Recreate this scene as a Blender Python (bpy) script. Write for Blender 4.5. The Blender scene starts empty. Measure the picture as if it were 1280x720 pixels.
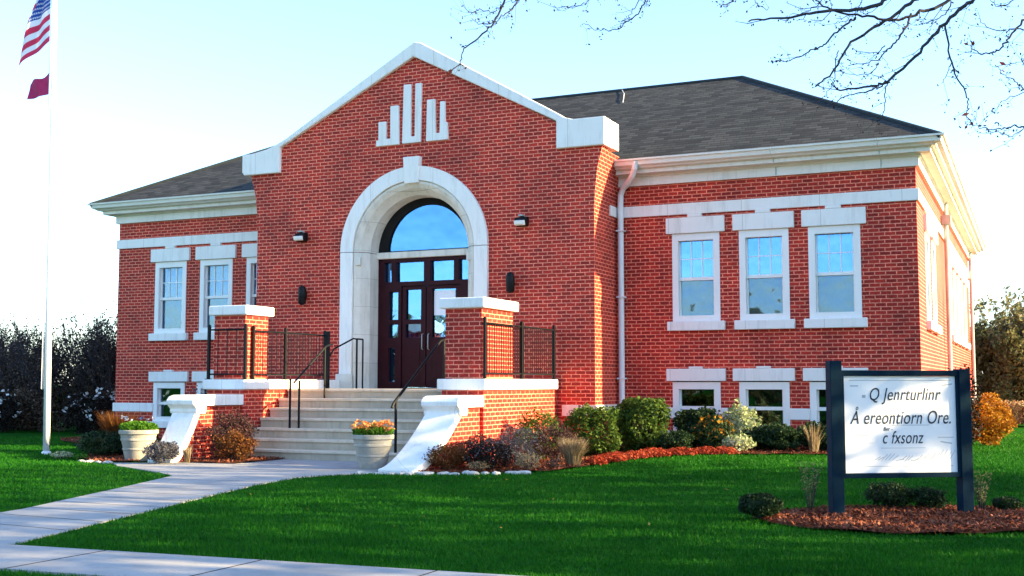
import bpy, bmesh, math, random
import numpy as np
from mathutils import Vector, Matrix
from mathutils.geometry import tessellate_polygon
random.seed(7); RNG = np.random.default_rng(7)
D = bpy.data; SC = bpy.context.scene; COL = SC.collection
R = math.radians

# ------------------------------------------------------------------ camera, sky, sun, exposure
cam = D.objects.new('camera', D.cameras.new('camera')); COL.objects.link(cam); SC.camera = cam
cam.location = (0, 0, 1.4)
cam.rotation_euler = (R(90 + 4.731), 0, R(24.244))
cam.data.sensor_width = 36; cam.data.lens = 36 * 1450 / 1280
cam.data.clip_end = 3000

SUN_EL, SUN_AZ = 19.0, 9.5
w = D.worlds.new('World'); SC.world = w; w.use_nodes = True
nt = w.node_tree; bg = nt.nodes['Background']
sky = nt.nodes.new('ShaderNodeTexSky'); sky.sky_type = 'NISHITA'; sky.sun_disc = False
sky.sun_elevation = R(SUN_EL); sky.sun_rotation = R(90 - SUN_AZ)
sky.air_density = 1.0; sky.dust_density = 0.7; sky.ozone_density = 3.6
nt.links.new(sky.outputs[0], bg.inputs[0]); bg.inputs[1].default_value = 0.15
sl = D.lights.new('sun', 'SUN'); sl.energy = 5.0; sl.angle = R(0.5); sl.color = (1.0, 0.78, 0.40)
sun = D.objects.new('sun', sl); COL.objects.link(sun)
_d = Vector((math.cos(R(SUN_EL)) * math.cos(R(SUN_AZ)), math.cos(R(SUN_EL)) * math.sin(R(SUN_AZ)), math.sin(R(SUN_EL))))
sun.rotation_euler = _d.to_track_quat('Z', 'Y').to_euler()
SC.view_settings.view_transform = 'Standard'; SC.view_settings.look = 'None'
SC.view_settings.gamma = 1.0; SC.view_settings.exposure = 2.02
SC.view_settings.use_curve_mapping = False

# ------------------------------------------------------------------ helpers
def tag(o, label=None, cat=None, group=None, kind=None):
    if label: o['label'] = label
    if cat: o['category'] = cat
    if group: o['group'] = group
    if kind: o['kind'] = kind
    return o

def empty(name, loc=(0, 0, 0), rz=0, parent=None):
    o = D.objects.new(name, None); COL.objects.link(o)
    o.location = loc; o.rotation_euler = (0, 0, rz); o.empty_display_size = .2
    if parent: o.parent = parent
    return o

class MB:
    def __init__(s): s.v = []; s.f = []; s.uv = None
    def add(s, vs, fs):
        b = len(s.v); s.v += [tuple(p) for p in vs]; s.f += [tuple(i + b for i in f) for f in fs]; return s
    def box(s, x0, x1, y0, y1, z0, z1):
        return s.add([(x0,y0,z0),(x1,y0,z0),(x1,y1,z0),(x0,y1,z0),(x0,y0,z1),(x1,y0,z1),(x1,y1,z1),(x0,y1,z1)],
                     [(0,3,2,1),(4,5,6,7),(0,1,5,4),(1,2,6,5),(2,3,7,6),(3,0,4,7)])
    def prism(s, loops, a, b, axis='y', back=True):
        """loops: outer outline + hole outlines as 2D lists; extruded from a to b along axis."""
        if isinstance(loops[0][0], (int, float)): loops = [loops]
        def P(p, t):
            if axis == 'y': return (p[0], t, p[1])
            if axis == 'x': return (t, p[0], p[1])
            return (p[0], p[1], t)
        tri = tessellate_polygon([[Vector((p[0], p[1], 0)) for p in l] for l in loops])
        flat = [p for l in loops for p in l]; n = len(flat)
        vs = [P(p, a) for p in flat] + [P(p, b) for p in flat]
        fs = [tuple(t) for t in tri]
        if back: fs += [tuple(i + n for i in reversed(t)) for t in tri]
        o = 0
        for l in loops:
            m = len(l)
            for i in range(m):
                j = (i + 1) % m; fs.append((o + i, o + j, n + o + j, n + o + i))
            o += m
        return s.add(vs, fs)
    def tube(s, pts, rad, n=8, cap=True):
        pts = [Vector(p) for p in pts]; m = len(pts)
        if isinstance(rad, (int, float)): rad = [rad] * m
        vs = []; prev = None
        for i, p in enumerate(pts):
            t = (pts[min(i + 1, m - 1)] - pts[max(i - 1, 0)]).normalized()
            if prev is None:
                u = t.cross(Vector((0, 0, 1)))
                if u.length < .05: u = t.cross(Vector((1, 0, 0)))
            else: u = prev - t * prev.dot(t)
            u.normalize(); prev = u; v2 = t.cross(u)
            for k in range(n):
                a = 2 * math.pi * k / n
                vs.append(p + (u * math.cos(a) + v2 * math.sin(a)) * rad[i])
        fs = [(i*n+k, i*n+(k+1)%n, (i+1)*n+(k+1)%n, (i+1)*n+k) for i in range(m-1) for k in range(n)]
        if cap: fs += [tuple(range(n))[::-1], tuple((m-1)*n + k for k in range(n))]
        return s.add(vs, fs)
    def lathe(s, prof, c=(0, 0, 0), n=40):
        m = len(prof); vs = []
        for r, z in prof:
            for k in range(n):
                a = 2 * math.pi * k / n; vs.append((c[0] + r*math.cos(a), c[1] + r*math.sin(a), c[2] + z))
        fs = [(i*n+k, i*n+(k+1)%n, (i+1)*n+(k+1)%n, (i+1)*n+k) for i in range(m-1) for k in range(n)]
        fs += [tuple(range(n))[::-1], tuple((m-1)*n + k for k in range(n))]
        return s.add(vs, fs)
    def quad(s, a, b, c, d): return s.add([a, b, c, d], [(0, 1, 2, 3)])
    def build(s, name, mat, parent=None, bevel=0, smooth=False, fix=True):
        me = D.meshes.new(name); me.from_pydata(s.v, [], s.f)
        if fix:
            bm = bmesh.new(); bm.from_mesh(me); bmesh.ops.recalc_face_normals(bm, faces=bm.faces); bm.to_mesh(me); bm.free()
        me.materials.append(mat)
        if smooth:
            for p in me.polygons: p.use_smooth = True
        me.update()
        o = D.objects.new(name, me); COL.objects.link(o)
        if parent: o.parent = parent
        if bevel:
            m = o.modifiers.new('bevel', 'BEVEL'); m.width = bevel; m.segments = 2; m.limit_method = 'ANGLE'; m.angle_limit = R(40)
        return o

def raw_mesh(name, V, counts_per_face, mat, parent=None, smooth=False):
    """V: (nf, k, 3) array: nf separate polygons of k corners."""
    nf, k, _ = V.shape
    me = D.meshes.new(name); me.vertices.add(nf * k); me.vertices.foreach_set('co', V.reshape(-1).astype(np.float32))
    me.loops.add(nf * k); me.loops.foreach_set('vertex_index', np.arange(nf * k, dtype=np.int32))
    me.polygons.add(nf); me.polygons.foreach_set('loop_start', np.arange(0, nf * k, k, dtype=np.int32))
    me.polygons.foreach_set('loop_total', np.full(nf, k, dtype=np.int32))
    me.update(calc_edges=True); me.materials.append(mat)
    o = D.objects.new(name, me); COL.objects.link(o)
    if parent: o.parent = parent
    return o

def ray_arc(cx, cz, r, a0, a1, n):
    return [(cx + r*math.cos(R(a0 + (a1-a0)*i/n)), cz + r*math.sin(R(a0 + (a1-a0)*i/n))) for i in range(n+1)]

# ------------------------------------------------------------------ materials
def new_mat(name):
    m = D.materials.new(name); m.use_nodes = True
    return m, m.node_tree, m.node_tree.nodes['Principled BSDF']
def N(t, kind, **kw):
    n = t.nodes.new(kind)
    for k, v in kw.items():
        if hasattr(n, k): setattr(n, k, v)
        else: n.inputs[k.replace('_', ' ')].default_value = v
    return n
def ramp(t, stops, interp='LINEAR'):
    n = t.nodes.new('ShaderNodeValToRGB'); cr = n.color_ramp; cr.interpolation = interp
    while len(cr.elements) > len(stops): cr.elements.remove(cr.elements[-1])
    while len(cr.elements) < len(stops): cr.elements.new(.5)
    for e, (p, c) in zip(cr.elements, stops): e.position = p; e.color = (*c, 1)
    return n
def pos(t): return t.nodes.new('ShaderNodeNewGeometry').outputs['Position']

def mottled(name, c1, c2, scale=3, rough=.7, bump=.15, bscale=60, spec=.4, metal=0, coord='pos', stain=None, joints=None):
    m, t, b = new_mat(name)
    P_ = pos(t) if coord == 'pos' else t.nodes.new('ShaderNodeTexCoord').outputs['Object']
    n = N(t, 'ShaderNodeTexNoise', Scale=scale, Detail=8, Roughness=.65); t.links.new(P_, n.inputs['Vector'])
    r = ramp(t, [(.3, c1), (.7, c2)]); t.links.new(n.outputs[0], r.inputs[0]); out = r.outputs[0]
    if stain:
        mp = N(t, 'ShaderNodeMapping'); mp.inputs['Scale'].default_value = (5, 5, .7); t.links.new(P_, mp.inputs[0])
        n3 = N(t, 'ShaderNodeTexNoise', Scale=1.3, Detail=6, Roughness=.7); t.links.new(mp.outputs[0], n3.inputs['Vector'])
        r3 = ramp(t, [(.5, (0, 0, 0)), (.75, (1, 1, 1))]); t.links.new(n3.outputs[0], r3.inputs[0])
        mx = N(t, 'ShaderNodeMix', data_type='RGBA'); mul = N(t, 'ShaderNodeMath', operation='MULTIPLY'); mul.inputs[1].default_value = stain[1]
        t.links.new(r3.outputs[0], mul.inputs[0]); t.links.new(mul.outputs[0], mx.inputs[0])
        t.links.new(out, mx.inputs[6]); mx.inputs[7].default_value = (*stain[0], 1); out = mx.outputs[2]
    if joints:
        sp = N(t, 'ShaderNodeSeparateXYZ'); t.links.new(P_, sp.inputs[0]); ad = N(t, 'ShaderNodeMath', operation='ADD'); t.links.new(sp.outputs[0], ad.inputs[0]); t.links.new(sp.outputs[1], ad.inputs[1])
        cb = N(t, 'ShaderNodeCombineXYZ'); t.links.new(ad.outputs[0], cb.inputs[0]); t.links.new(sp.outputs[2], cb.inputs[1])
        br = N(t, 'ShaderNodeTexBrick', Scale=1.0); br.offset = .5
        for k_, v_ in (('Mortar Size', .0045), ('Mortar Smooth', .3), ('Bias', 0), ('Brick Width', joints[0]), ('Row Height', joints[1])): br.inputs[k_].default_value = v_
        br.inputs['Color1'].default_value = (1, 1, 1, 1); br.inputs['Color2'].default_value = (.95, .945, .93, 1); br.inputs['Mortar'].default_value = (.58, .55, .51, 1)
        t.links.new(cb.outputs[0], br.inputs['Vector'])
        mj = N(t, 'ShaderNodeMix', data_type='RGBA', blend_type='MULTIPLY'); mj.inputs[0].default_value = 1; t.links.new(out, mj.inputs[6]); t.links.new(br.outputs[0], mj.inputs[7]); out = mj.outputs[2]
    t.links.new(out, b.inputs['Base Color'])
    n2 = N(t, 'ShaderNodeTexNoise', Scale=bscale, Detail=5); t.links.new(P_, n2.inputs['Vector'])
    bp = N(t, 'ShaderNodeBump', Strength=bump, Distance=.02); t.links.new(n2.outputs[0], bp.inputs['Height']); t.links.new(bp.outputs[0], b.inputs['Normal'])
    b.inputs['Roughness'].default_value = rough; b.inputs['Specular IOR Level'].default_value = spec; b.inputs['Metallic'].default_value = metal
    return m

def brick_mat(name, cA, cB, cM, bw=.25, bh=.088, mort=.014, bump=.6):
    m, t, b = new_mat(name)
    g = t.nodes.new('ShaderNodeNewGeometry')
    sp = N(t, 'ShaderNodeSeparateXYZ'); t.links.new(g.outputs['Position'], sp.inputs[0])
    ns = N(t, 'ShaderNodeSeparateXYZ'); t.links.new(g.outputs['True Normal'], ns.inputs[0])
    ab = N(t, 'ShaderNodeMath', operation='ABSOLUTE'); t.links.new(ns.outputs[0], ab.inputs[0])
    gt = N(t, 'ShaderNodeMath', operation='GREATER_THAN'); gt.inputs[1].default_value = .7; t.links.new(ab.outputs[0], gt.inputs[0])
    mxu = N(t, 'ShaderNodeMix', data_type='FLOAT'); t.links.new(gt.outputs[0], mxu.inputs[0]); t.links.new(sp.outputs[0], mxu.inputs[2]); t.links.new(sp.outputs[1], mxu.inputs[3])
    cb = N(t, 'ShaderNodeCombineXYZ'); t.links.new(mxu.outputs[0], cb.inputs[0]); t.links.new(sp.outputs[2], cb.inputs[1])
    # slight irregularity of the courses
    nn = N(t, 'ShaderNodeTexNoise', Scale=7, Detail=2); t.links.new(g.outputs['Position'], nn.inputs['Vector'])
    vm = N(t, 'ShaderNodeVectorMath', operation='SCALE'); vm.inputs['Scale'].default_value = .012; t.links.new(nn.outputs['Color'], vm.inputs[0])
    va = N(t, 'ShaderNodeVectorMath', operation='ADD'); t.links.new(cb.outputs[0], va.inputs[0]); t.links.new(vm.outputs[0], va.inputs[1])
    br = N(t, 'ShaderNodeTexBrick', Scale=1.0); br.offset = .5
    for k, v in (('Mortar Size', mort), ('Mortar Smooth', .25), ('Bias', -.1), ('Brick Width', bw), ('Row Height', bh)): br.inputs[k].default_value = v
    br.inputs['Color1'].default_value = (*cA, 1); br.inputs['Color2'].default_value = (*cB, 1); br.inputs['Mortar'].default_value = (*cM, 1)
    t.links.new(va.outputs[0], br.inputs['Vector'])
    n1 = N(t, 'ShaderNodeTexNoise', Scale=.9, Detail=6, Roughness=.7); t.links.new(g.outputs['Position'], n1.inputs['Vector'])
    n2 = N(t, 'ShaderNodeTexNoise', Scale=26, Detail=4); t.links.new(g.outputs['Position'], n2.inputs['Vector'])
    r1 = ramp(t, [(.28, (.62, .60, .62)), (.5, (1, 1, 1)), (.74, (1.3, 1.26, 1.22))]); t.links.new(n1.outputs[0], r1.inputs[0])
    r2 = ramp(t, [(.3, (.72, .7, .7)), (.72, (1.4, 1.42, 1.42))]); t.links.new(n2.outputs[0], r2.inputs[0])
    m1 = N(t, 'ShaderNodeMix', data_type='RGBA', blend_type='MULTIPLY'); m1.inputs[0].default_value = 1
    m2 = N(t, 'ShaderNodeMix', data_type='RGBA', blend_type='MULTIPLY'); m2.inputs[0].default_value = 1
    t.links.new(br.outputs['Color'], m1.inputs[6]); t.links.new(r1.outputs[0], m1.inputs[7])
    t.links.new(m1.outputs[2], m2.inputs[6]); t.links.new(r2.outputs[0], m2.inputs[7]); t.links.new(m2.outputs[2], b.inputs['Base Color'])
    inv = N(t, 'ShaderNodeMath', operation='SUBTRACT'); inv.inputs[0].default_value = 1; t.links.new(br.outputs['Fac'], inv.inputs[1])
    ad = N(t, 'ShaderNodeMath', operation='MULTIPLY_ADD'); ad.inputs[1].default_value = .35
    t.links.new(n2.outputs[0], ad.inputs[0]); t.links.new(inv.outputs[0], ad.inputs[2])
    bp = N(t, 'ShaderNodeBump', Strength=bump, Distance=.03); t.links.new(ad.outputs[0], bp.inputs['Height']); t.links.new(bp.outputs[0], b.inputs['Normal'])
    b.inputs['Roughness'].default_value = .75; b.inputs['Specular IOR Level'].default_value = .35
    return m

def leaf_mat(name, cols, trans=.3, rough=.55, clump=2.5):
    m, t, b = new_mat(name)
    g = t.nodes.new('ShaderNodeNewGeometry')
    r = ramp(t, [(i / max(1, len(cols) - 1), c) for i, c in enumerate(cols)])
    n = N(t, 'ShaderNodeTexNoise', Scale=clump, Detail=3); t.links.new(g.outputs['Position'], n.inputs['Vector'])
    ma = N(t, 'ShaderNodeMath', operation='MULTIPLY_ADD'); ma.inputs[1].default_value = .55
    mb = N(t, 'ShaderNodeMath', operation='MULTIPLY_ADD'); mb.inputs[1].default_value = 1.1; mb.inputs[2].default_value = -.33
    t.links.new(n.outputs[0], mb.inputs[0])
    t.links.new(g.outputs['Random Per Island'], ma.inputs[0]); t.links.new(mb.outputs[0], ma.inputs[2]); t.links.new(ma.outputs[0], r.inputs[0])
    t.links.new(r.outputs[0], b.inputs['Base Color']); b.inputs['Roughness'].default_value = rough; b.inputs['Specular IOR Level'].default_value = .12
    tr = N(t, 'ShaderNodeBsdfTranslucent'); t.links.new(r.outputs[0], tr.inputs[0])
    mx = N(t, 'ShaderNodeMixShader'); mx.inputs[0].default_value = trans
    t.links.new(b.outputs[0], mx.inputs[1]); t.links.new(tr.outputs[0], mx.inputs[2]); t.links.new(mx.outputs[0], t.nodes['Material Output'].inputs[0])
    return m

def glass_mat(name, refl=.45, tint=(.9, .95, 1)):
    m, t, b = new_mat(name)
    t.nodes.remove(b)
    gl = N(t, 'ShaderNodeBsdfGlossy'); gl.inputs['Roughness'].default_value = .02; gl.inputs[0].default_value = (*tint, 1)
    tp = N(t, 'ShaderNodeBsdfTransparent'); tp.inputs[0].default_value = (.85, .9, .92, 1)
    n = N(t, 'ShaderNodeTexNoise', Scale=1.6, Detail=2); t.links.new(pos(t), n.inputs['Vector'])
    bp = N(t, 'ShaderNodeBump', Strength=.3, Distance=.05); t.links.new(n.outputs[0], bp.inputs['Height']); t.links.new(bp.outputs[0], gl.inputs['Normal'])
    mx = N(t, 'ShaderNodeMixShader'); mx.inputs[0].default_value = refl
    t.links.new(tp.outputs[0], mx.inputs[1]); t.links.new(gl.outputs[0], mx.inputs[2]); t.links.new(mx.outputs[0], t.nodes['Material Output'].inputs[0])
    return m

M = {}
M['brick'] = brick_mat('red_brick', (.46, .024, .012), (.23, .010, .006), (.78, .225, .14), bw=.205, bh=.076, mort=.0105, bump=.45)
M['stone'] = mottled('pale_limestone', (.86, .82, .77), (.90, .87, .83), 2.2, .8, .2, 45, .2, stain=((.46, .43, .38), .42), joints=(1.55, 40))
M['stone_cream'] = mottled('cream_limestone', (.66, .62, .54), (.82, .77, .69), 2.0, .8, .2, 30, .2, stain=((.3, .28, .24), .5), joints=(5, .62))
M['white_paint'] = mottled('white_painted_wood', (.85, .82, .78), (.90, .87, .83), 1.5, .45, .05, 20, .4, stain=((.55, .54, .5), .2))
M['cream_paint'] = mottled('cream_painted_trim', (.74, .69, .62), (.84, .79, .72), 1.2, .5, .06, 20, .4, stain=((.4, .37, .32), .45))
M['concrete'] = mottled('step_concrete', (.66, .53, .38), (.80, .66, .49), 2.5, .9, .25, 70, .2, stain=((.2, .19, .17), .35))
M['riser'] = mottled('shaded_riser_concrete', (.44, .365, .265), (.60, .50, .37), 2.2, .92, .3, 60, .15, stain=((.16, .14, .11), .45))  # shade on the risers put into the colour, darker than the treads
M['walk'] = mottled('sidewalk_concrete', (.29, .275, .265), (.43, .41, .395), 1.1, .92, .3, 90, .15, stain=((.2, .18, .16), .3))
M['iron'] = mottled('black_iron', (.003, .004, .005), (.008, .009, .010), 8, .5, .08, 60, .2)
M['maroon'] = mottled('maroon_door_paint', (.024, .0035, .0065), (.040, .006, .010), 3, .45, .05, 30, .12)
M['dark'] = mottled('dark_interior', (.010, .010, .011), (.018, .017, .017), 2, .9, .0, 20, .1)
M['curtain_pale'] = mottled('pale_curtain', (.45, .47, .50), (.72, .74, .78), 6, .9, .0, 20, .1)
M['curtain_grey'] = mottled('grey_blind', (.10, .105, .115), (.19, .195, .20), 3, .9, .0, 20, .1)
M['glass'] = glass_mat('window_glass', .45, (.22, .50, .95))
M['glass_dim'] = glass_mat('screened_glass', .16, (.35, .55, .8))
M['glass_dark'] = glass_mat('basement_glass', .10, (.5, .6, .7))
M['glass_fan'] = glass_mat('fanlight_glass', .45, (.17, .40, .72))
M['downpipe'] = mottled('white_metal_pipe', (.74, .75, .76), (.82, .82, .82), 3, .4, .03, 20, .5)
M['pipe_grey'] = mottled('weathered_pipe', (.30, .33, .31), (.42, .44, .41), 4, .6, .05, 20, .4)
M['navy'] = mottled('dark_blue_paint', (.001, .012, .026), (.002, .020, .038), 5, .6, .06, 40, .06)
M['lens'] = mottled('frosted_lens', (.8, .78, .72), (.86, .84, .8), 9, .35, .02, 40, .5)
M['pole'] = mottled('white_flagpole_paint', (.78, .78, .80), (.85, .85, .86), 4, .3, .02, 40, .5)
M['bark'] = mottled('grey_bark', (.035, .030, .032), (.075, .065, .06), 14, .9, .5, 60, .2)
M['twig'] = mottled('dark_twig', (.030, .026, .034), (.06, .05, .055), 14, .85, .2, 60, .2)
M['paper'] = mottled('notice_paper', (.78, .8, .86), (.84, .85, .88), 9, .8, .0, 20, .1)
M['pot'] = mottled('cast_stone_pot', (.27, .25, .21), (.42, .39, .33), 3.5, .85, .3, 50, .2, stain=((.22, .2, .17), .5))
M['soil'] = mottled('soil', (.018, .012, .008), (.04, .028, .02), 20, 1, .5, 60, .1)
M['rock'] = mottled('pale_edging_rock', (.38, .36, .33), (.62, .6, .56), 9, .9, .6, 30, .2)
M['cap_dark'] = mottled('dark_ridge_cap', (.016, .022, .024), (.03, .038, .04), 6, .8, .3, 40, .2)
M['ink'] = mottled('sign_ink', (.035, .035, .045), (.06, .06, .07), 9, .7, 0, 20, .2)
M['ink_grey'] = mottled('faint_sign_ink', (.42, .44, .48), (.5, .52, .56), 9, .7, 0, 20, .2)
M['panel'] = mottled('white_sign_panel', (.88, .88, .89), (.92, .92, .92), 3, .35, .02, 30, .5)
M['maroon_cloth'] = mottled('maroon_cloth', (.40, .02, .09), (.50, .035, .13), 6, .8, .1, 60, .2)

def shingle_mat():
    m, t, b = new_mat('asphalt_shingles')
    g = t.nodes.new('ShaderNodeNewGeometry')
    sp = N(t, 'ShaderNodeSeparateXYZ'); t.links.new(g.outputs['Position'], sp.inputs[0])
    ns = N(t, 'ShaderNodeSeparateXYZ'); t.links.new(g.outputs['True Normal'], ns.inputs[0])
    ab = N(t, 'ShaderNodeMath', operation='ABSOLUTE'); t.links.new(ns.outputs[0], ab.inputs[0])
    gt = N(t, 'ShaderNodeMath', operation='GREATER_THAN'); gt.inputs[1].default_value = .3; t.links.new(ab.outputs[0], gt.inputs[0])
    mxu = N(t, 'ShaderNodeMix', data_type='FLOAT'); t.links.new(gt.outputs[0], mxu.inputs[0]); t.links.new(sp.outputs[0], mxu.inputs[2]); t.links.new(sp.outputs[1], mxu.inputs[3])
    cb = N(t, 'ShaderNodeCombineXYZ'); t.links.new(mxu.outputs[0], cb.inputs[0]); t.links.new(sp.outputs[2], cb.inputs[1])
    br = N(t, 'ShaderNodeTexBrick', Scale=1.0); br.offset = .37; br.offset_frequency = 2
    for k, v in (('Mortar Size', .009), ('Mortar Smooth', .5), ('Bias', 0), ('Brick Width', .27), ('Row Height', .072)): br.inputs[k].default_value = v
    br.inputs['Color1'].default_value = (.056, .057, .055, 1); br.inputs['Color2'].default_value = (.020, .021, .022, 1); br.inputs['Mortar'].default_value = (.018, .018, .02, 1)
    t.links.new(cb.outputs[0], br.inputs['Vector'])
    n1 = N(t, 'ShaderNodeTexNoise', Scale=2.2, Detail=6, Roughness=.7); t.links.new(g.outputs['Position'], n1.inputs['Vector'])
    r1 = ramp(t, [(.3, (.86, .87, .88)), (.7, (1.1, 1.1, 1.1))]); t.links.new(n1.outputs[0], r1.inputs[0])
    m1 = N(t, 'ShaderNodeMix', data_type='RGBA', blend_type='MULTIPLY'); m1.inputs[0].default_value = 1
    t.links.new(br.outputs['Color'], m1.inputs[6]); t.links.new(r1.outputs[0], m1.inputs[7]); t.links.new(m1.outputs[2], b.inputs['Base Color'])
    inv = N(t, 'ShaderNodeMath', operation='SUBTRACT'); inv.inputs[0].default_value = 1; t.links.new(br.outputs['Fac'], inv.inputs[1])
    bp = N(t, 'ShaderNodeBump', Strength=.5, Distance=.02); t.links.new(inv.outputs[0], bp.inputs['Height']); t.links.new(bp.outputs[0], b.inputs['Normal'])
    b.inputs['Roughness'].default_value = .92; b.inputs['Specular IOR Level'].default_value = .2
    return m
M['shingle'] = shingle_mat()

def grass_ground():
    m, t, b = new_mat('lawn_turf')
    P_ = pos(t)
    n = N(t, 'ShaderNodeTexNoise', Scale=.35, Detail=8, Roughness=.7); t.links.new(P_, n.inputs['Vector'])
    n2 = N(t, 'ShaderNodeTexNoise', Scale=60, Detail=4); t.links.new(P_, n2.inputs['Vector'])
    r = ramp(t, [(.3, (.004, .055, .003)), (.7, (.011, .10, .005))]); t.links.new(n.outputs[0], r.inputs[0])
    r2 = ramp(t, [(.3, (.6, .6, .6)), (.7, (1.4, 1.4, 1.4))]); t.links.new(n2.outputs[0], r2.inputs[0])
    m1 = N(t, 'ShaderNodeMix', data_type='RGBA', blend_type='MULTIPLY'); m1.inputs[0].default_value = 1
    t.links.new(r.outputs[0], m1.inputs[6]); t.links.new(r2.outputs[0], m1.inputs[7]); t.links.new(m1.outputs[2], b.inputs['Base Color'])
    bp = N(t, 'ShaderNodeBump', Strength=.8, Distance=.04); t.links.new(n2.outputs[0], bp.inputs['Height']); t.links.new(bp.outputs[0], b.inputs['Normal'])
    b.inputs['Roughness'].default_value = 1; b.inputs['Specular IOR Level'].default_value = .03
    return m
M['lawn'] = grass_ground()
M['blade'] = leaf_mat('grass_blade', [(.004, .050, .002), (.009, .095, .003), (.022, .15, .006), (.055, .20, .012)], .35, .6, .5)
M['fallen'] = leaf_mat('fallen_leaf', [(.12, .07, .01), (.3, .18, .03), (.42, .30, .06), (.25, .08, .02)], .2, .7, 9)
M['mulch'] = mottled('red_brown_mulch', (.05, .018, .010), (.16, .05, .026), 35, 1, .8, 60, .1)
M['chips'] = leaf_mat('mulch_chips', [(.03, .012, .008), (.13, .035, .018), (.24, .075, .04), (.34, .15, .09)], .0, .9, 6)

def flag_mat():
    m, t, b = new_mat('striped_flag_cloth')
    uv = N(t, 'ShaderNodeUVMap'); sp = N(t, 'ShaderNodeSeparateXYZ'); t.links.new(uv.outputs[0], sp.inputs[0])
    mu = N(t, 'ShaderNodeMath', operation='MULTIPLY'); mu.inputs[1].default_value = 6.5; t.links.new(sp.outputs[1], mu.inputs[0])
    fr = N(t, 'ShaderNodeMath', operation='FRACT'); t.links.new(mu.outputs[0], fr.inputs[0])
    ls = N(t, 'ShaderNodeMath', operation='LESS_THAN'); ls.inputs[1].default_value = .5; t.links.new(fr.outputs[0], ls.inputs[0])
    mx = N(t, 'ShaderNodeMix', data_type='RGBA'); t.links.new(ls.outputs[0], mx.inputs[0]); mx.inputs[6].default_value = (.82, .8, .84, 1); mx.inputs[7].default_value = (.62, .03, .09, 1)
    a = N(t, 'ShaderNodeMath', operation='LESS_THAN'); a.inputs[1].default_value = 7 / 13; t.links.new(sp.outputs[1], a.inputs[0])
    c = N(t, 'ShaderNodeMath', operation='LESS_THAN'); c.inputs[1].default_value = .93; t.links.new(sp.outputs[0], c.inputs[0])
    ac = N(t, 'ShaderNodeMath', operation='MULTIPLY'); t.links.new(a.outputs[0], ac.inputs[0]); t.links.new(c.outputs[0], ac.inputs[1])
    # white stars as dots in rows
    mp = N(t, 'ShaderNodeMapping'); mp.inputs['Scale'].default_value = (22, 16.7, 1); t.links.new(uv.outputs[0], mp.inputs[0])
    vf = N(t, 'ShaderNodeVectorMath', operation='FRACTION'); t.links.new(mp.outputs[0], vf.inputs[0])
    vs = N(t, 'ShaderNodeVectorMath', operation='SUBTRACT'); vs.inputs[1].default_value = (.5, .5, 0); t.links.new(vf.outputs[0], vs.inputs[0])
    vl = N(t, 'ShaderNodeVectorMath', operation='LENGTH'); t.links.new(vs.outputs[0], vl.inputs[0])
    sl_ = N(t, 'ShaderNodeMath', operation='LESS_THAN'); sl_.inputs[1].default_value = .24; t.links.new(vl.outputs['Value'], sl_.inputs[0])
    cm = N(t, 'ShaderNodeMix', data_type='RGBA'); t.links.new(sl_.outputs[0], cm.inputs[0]); cm.inputs[6].default_value = (.01, .06, .30, 1); cm.inputs[7].default_value = (.8, .8, .85, 1)
    m2 = N(t, 'ShaderNodeMix', data_type='RGBA'); t.links.new(ac.outputs[0], m2.inputs[0]); t.links.new(mx.outputs[2], m2.inputs[6]); t.links.new(cm.outputs[2], m2.inputs[7])
    t.links.new(m2.outputs[2], b.inputs['Base Color']); b.inputs['Roughness'].default_value = .8
    tr = N(t, 'ShaderNodeBsdfTranslucent'); t.links.new(m2.outputs[2], tr.inputs[0])
    ms = N(t, 'ShaderNodeMixShader'); ms.inputs[0].default_value = .35
    t.links.new(b.outputs[0], ms.inputs[1]); t.links.new(tr.outputs[0], ms.inputs[2]); t.links.new(ms.outputs[0], t.nodes['Material Output'].inputs[0])
    return m
M['flag'] = flag_mat()

# ------------------------------------------------------------------ ground, walks, beds
def gz(x, y):
    a = min(1, max(0, (y - 15.5) / 5)); b = min(1, max(0, (x + 8.3) / 2.5))
    return .12 * (a*a*(3-2*a)) * (b*b*(3-2*b))
def gz_np(x, y):
    a = np.clip((y - 15.5) / 5, 0, 1); b = np.clip((x + 8.3) / 2.5, 0, 1)
    return .12 * (a*a*(3-2*a)) * (b*b*(3-2*b))

xs = sorted(set([-900, -300, -120, -60, 60, 120, 300, 900] + [round(-40 + .5*i, 3) for i in range(121)]))
ys = sorted(set([-300, -60, 80, 200, 500, 1600] + [round(-20 + .5*i, 3) for i in range(150)]))
g = MB(); vs = [(x, y, gz(x, y)) for y in ys for x in xs]; nx = len(xs)
g.add(vs, [(j*nx+i, j*nx+i+1, (j+1)*nx+i+1, (j+1)*nx+i) for j in range(len(ys)-1) for i in range(nx-1)])
tag(g.build('lawn', M['lawn'], smooth=True), kind='structure')

def sidewalk_top(x): return 7.47 + .067*(x + 8.22)
SIDEWALK = [(-60, sidewalk_top(-60) - 1.05), (40, sidewalk_top(40) - 1.05), (40, sidewalk_top(40)), (-60, sidewalk_top(-60))]
WALK = [(-9.9, sidewalk_top(-9.9)), (-8.14, sidewalk_top(-8.14)), (-9.05, 10.5), (-9.85, 13.2), (-10.1, 14.6), (-9.9, 15.2), (-9.5, 15.75),
        (-9.5, 18.2), (-13.95, 18.2), (-13.95, 16.4), (-14.9, 15.95), (-14.3, 15.4), (-13.4, 14.95), (-12.6, 14.5), (-12.2, 14.25), (-12.0, 14.1), (-11.3, 12.3), (-10.35, 9.7)]
def slab(name, poly, z, mat, joints=()):
    m = MB(); m.prism(poly, z - .08, z, axis='z'); return tag(m.build(name, mat), kind='structure')
slab('sidewalk', SIDEWALK, .022, M['walk'])
slab('path', WALK, .014, M['walk'])
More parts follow.
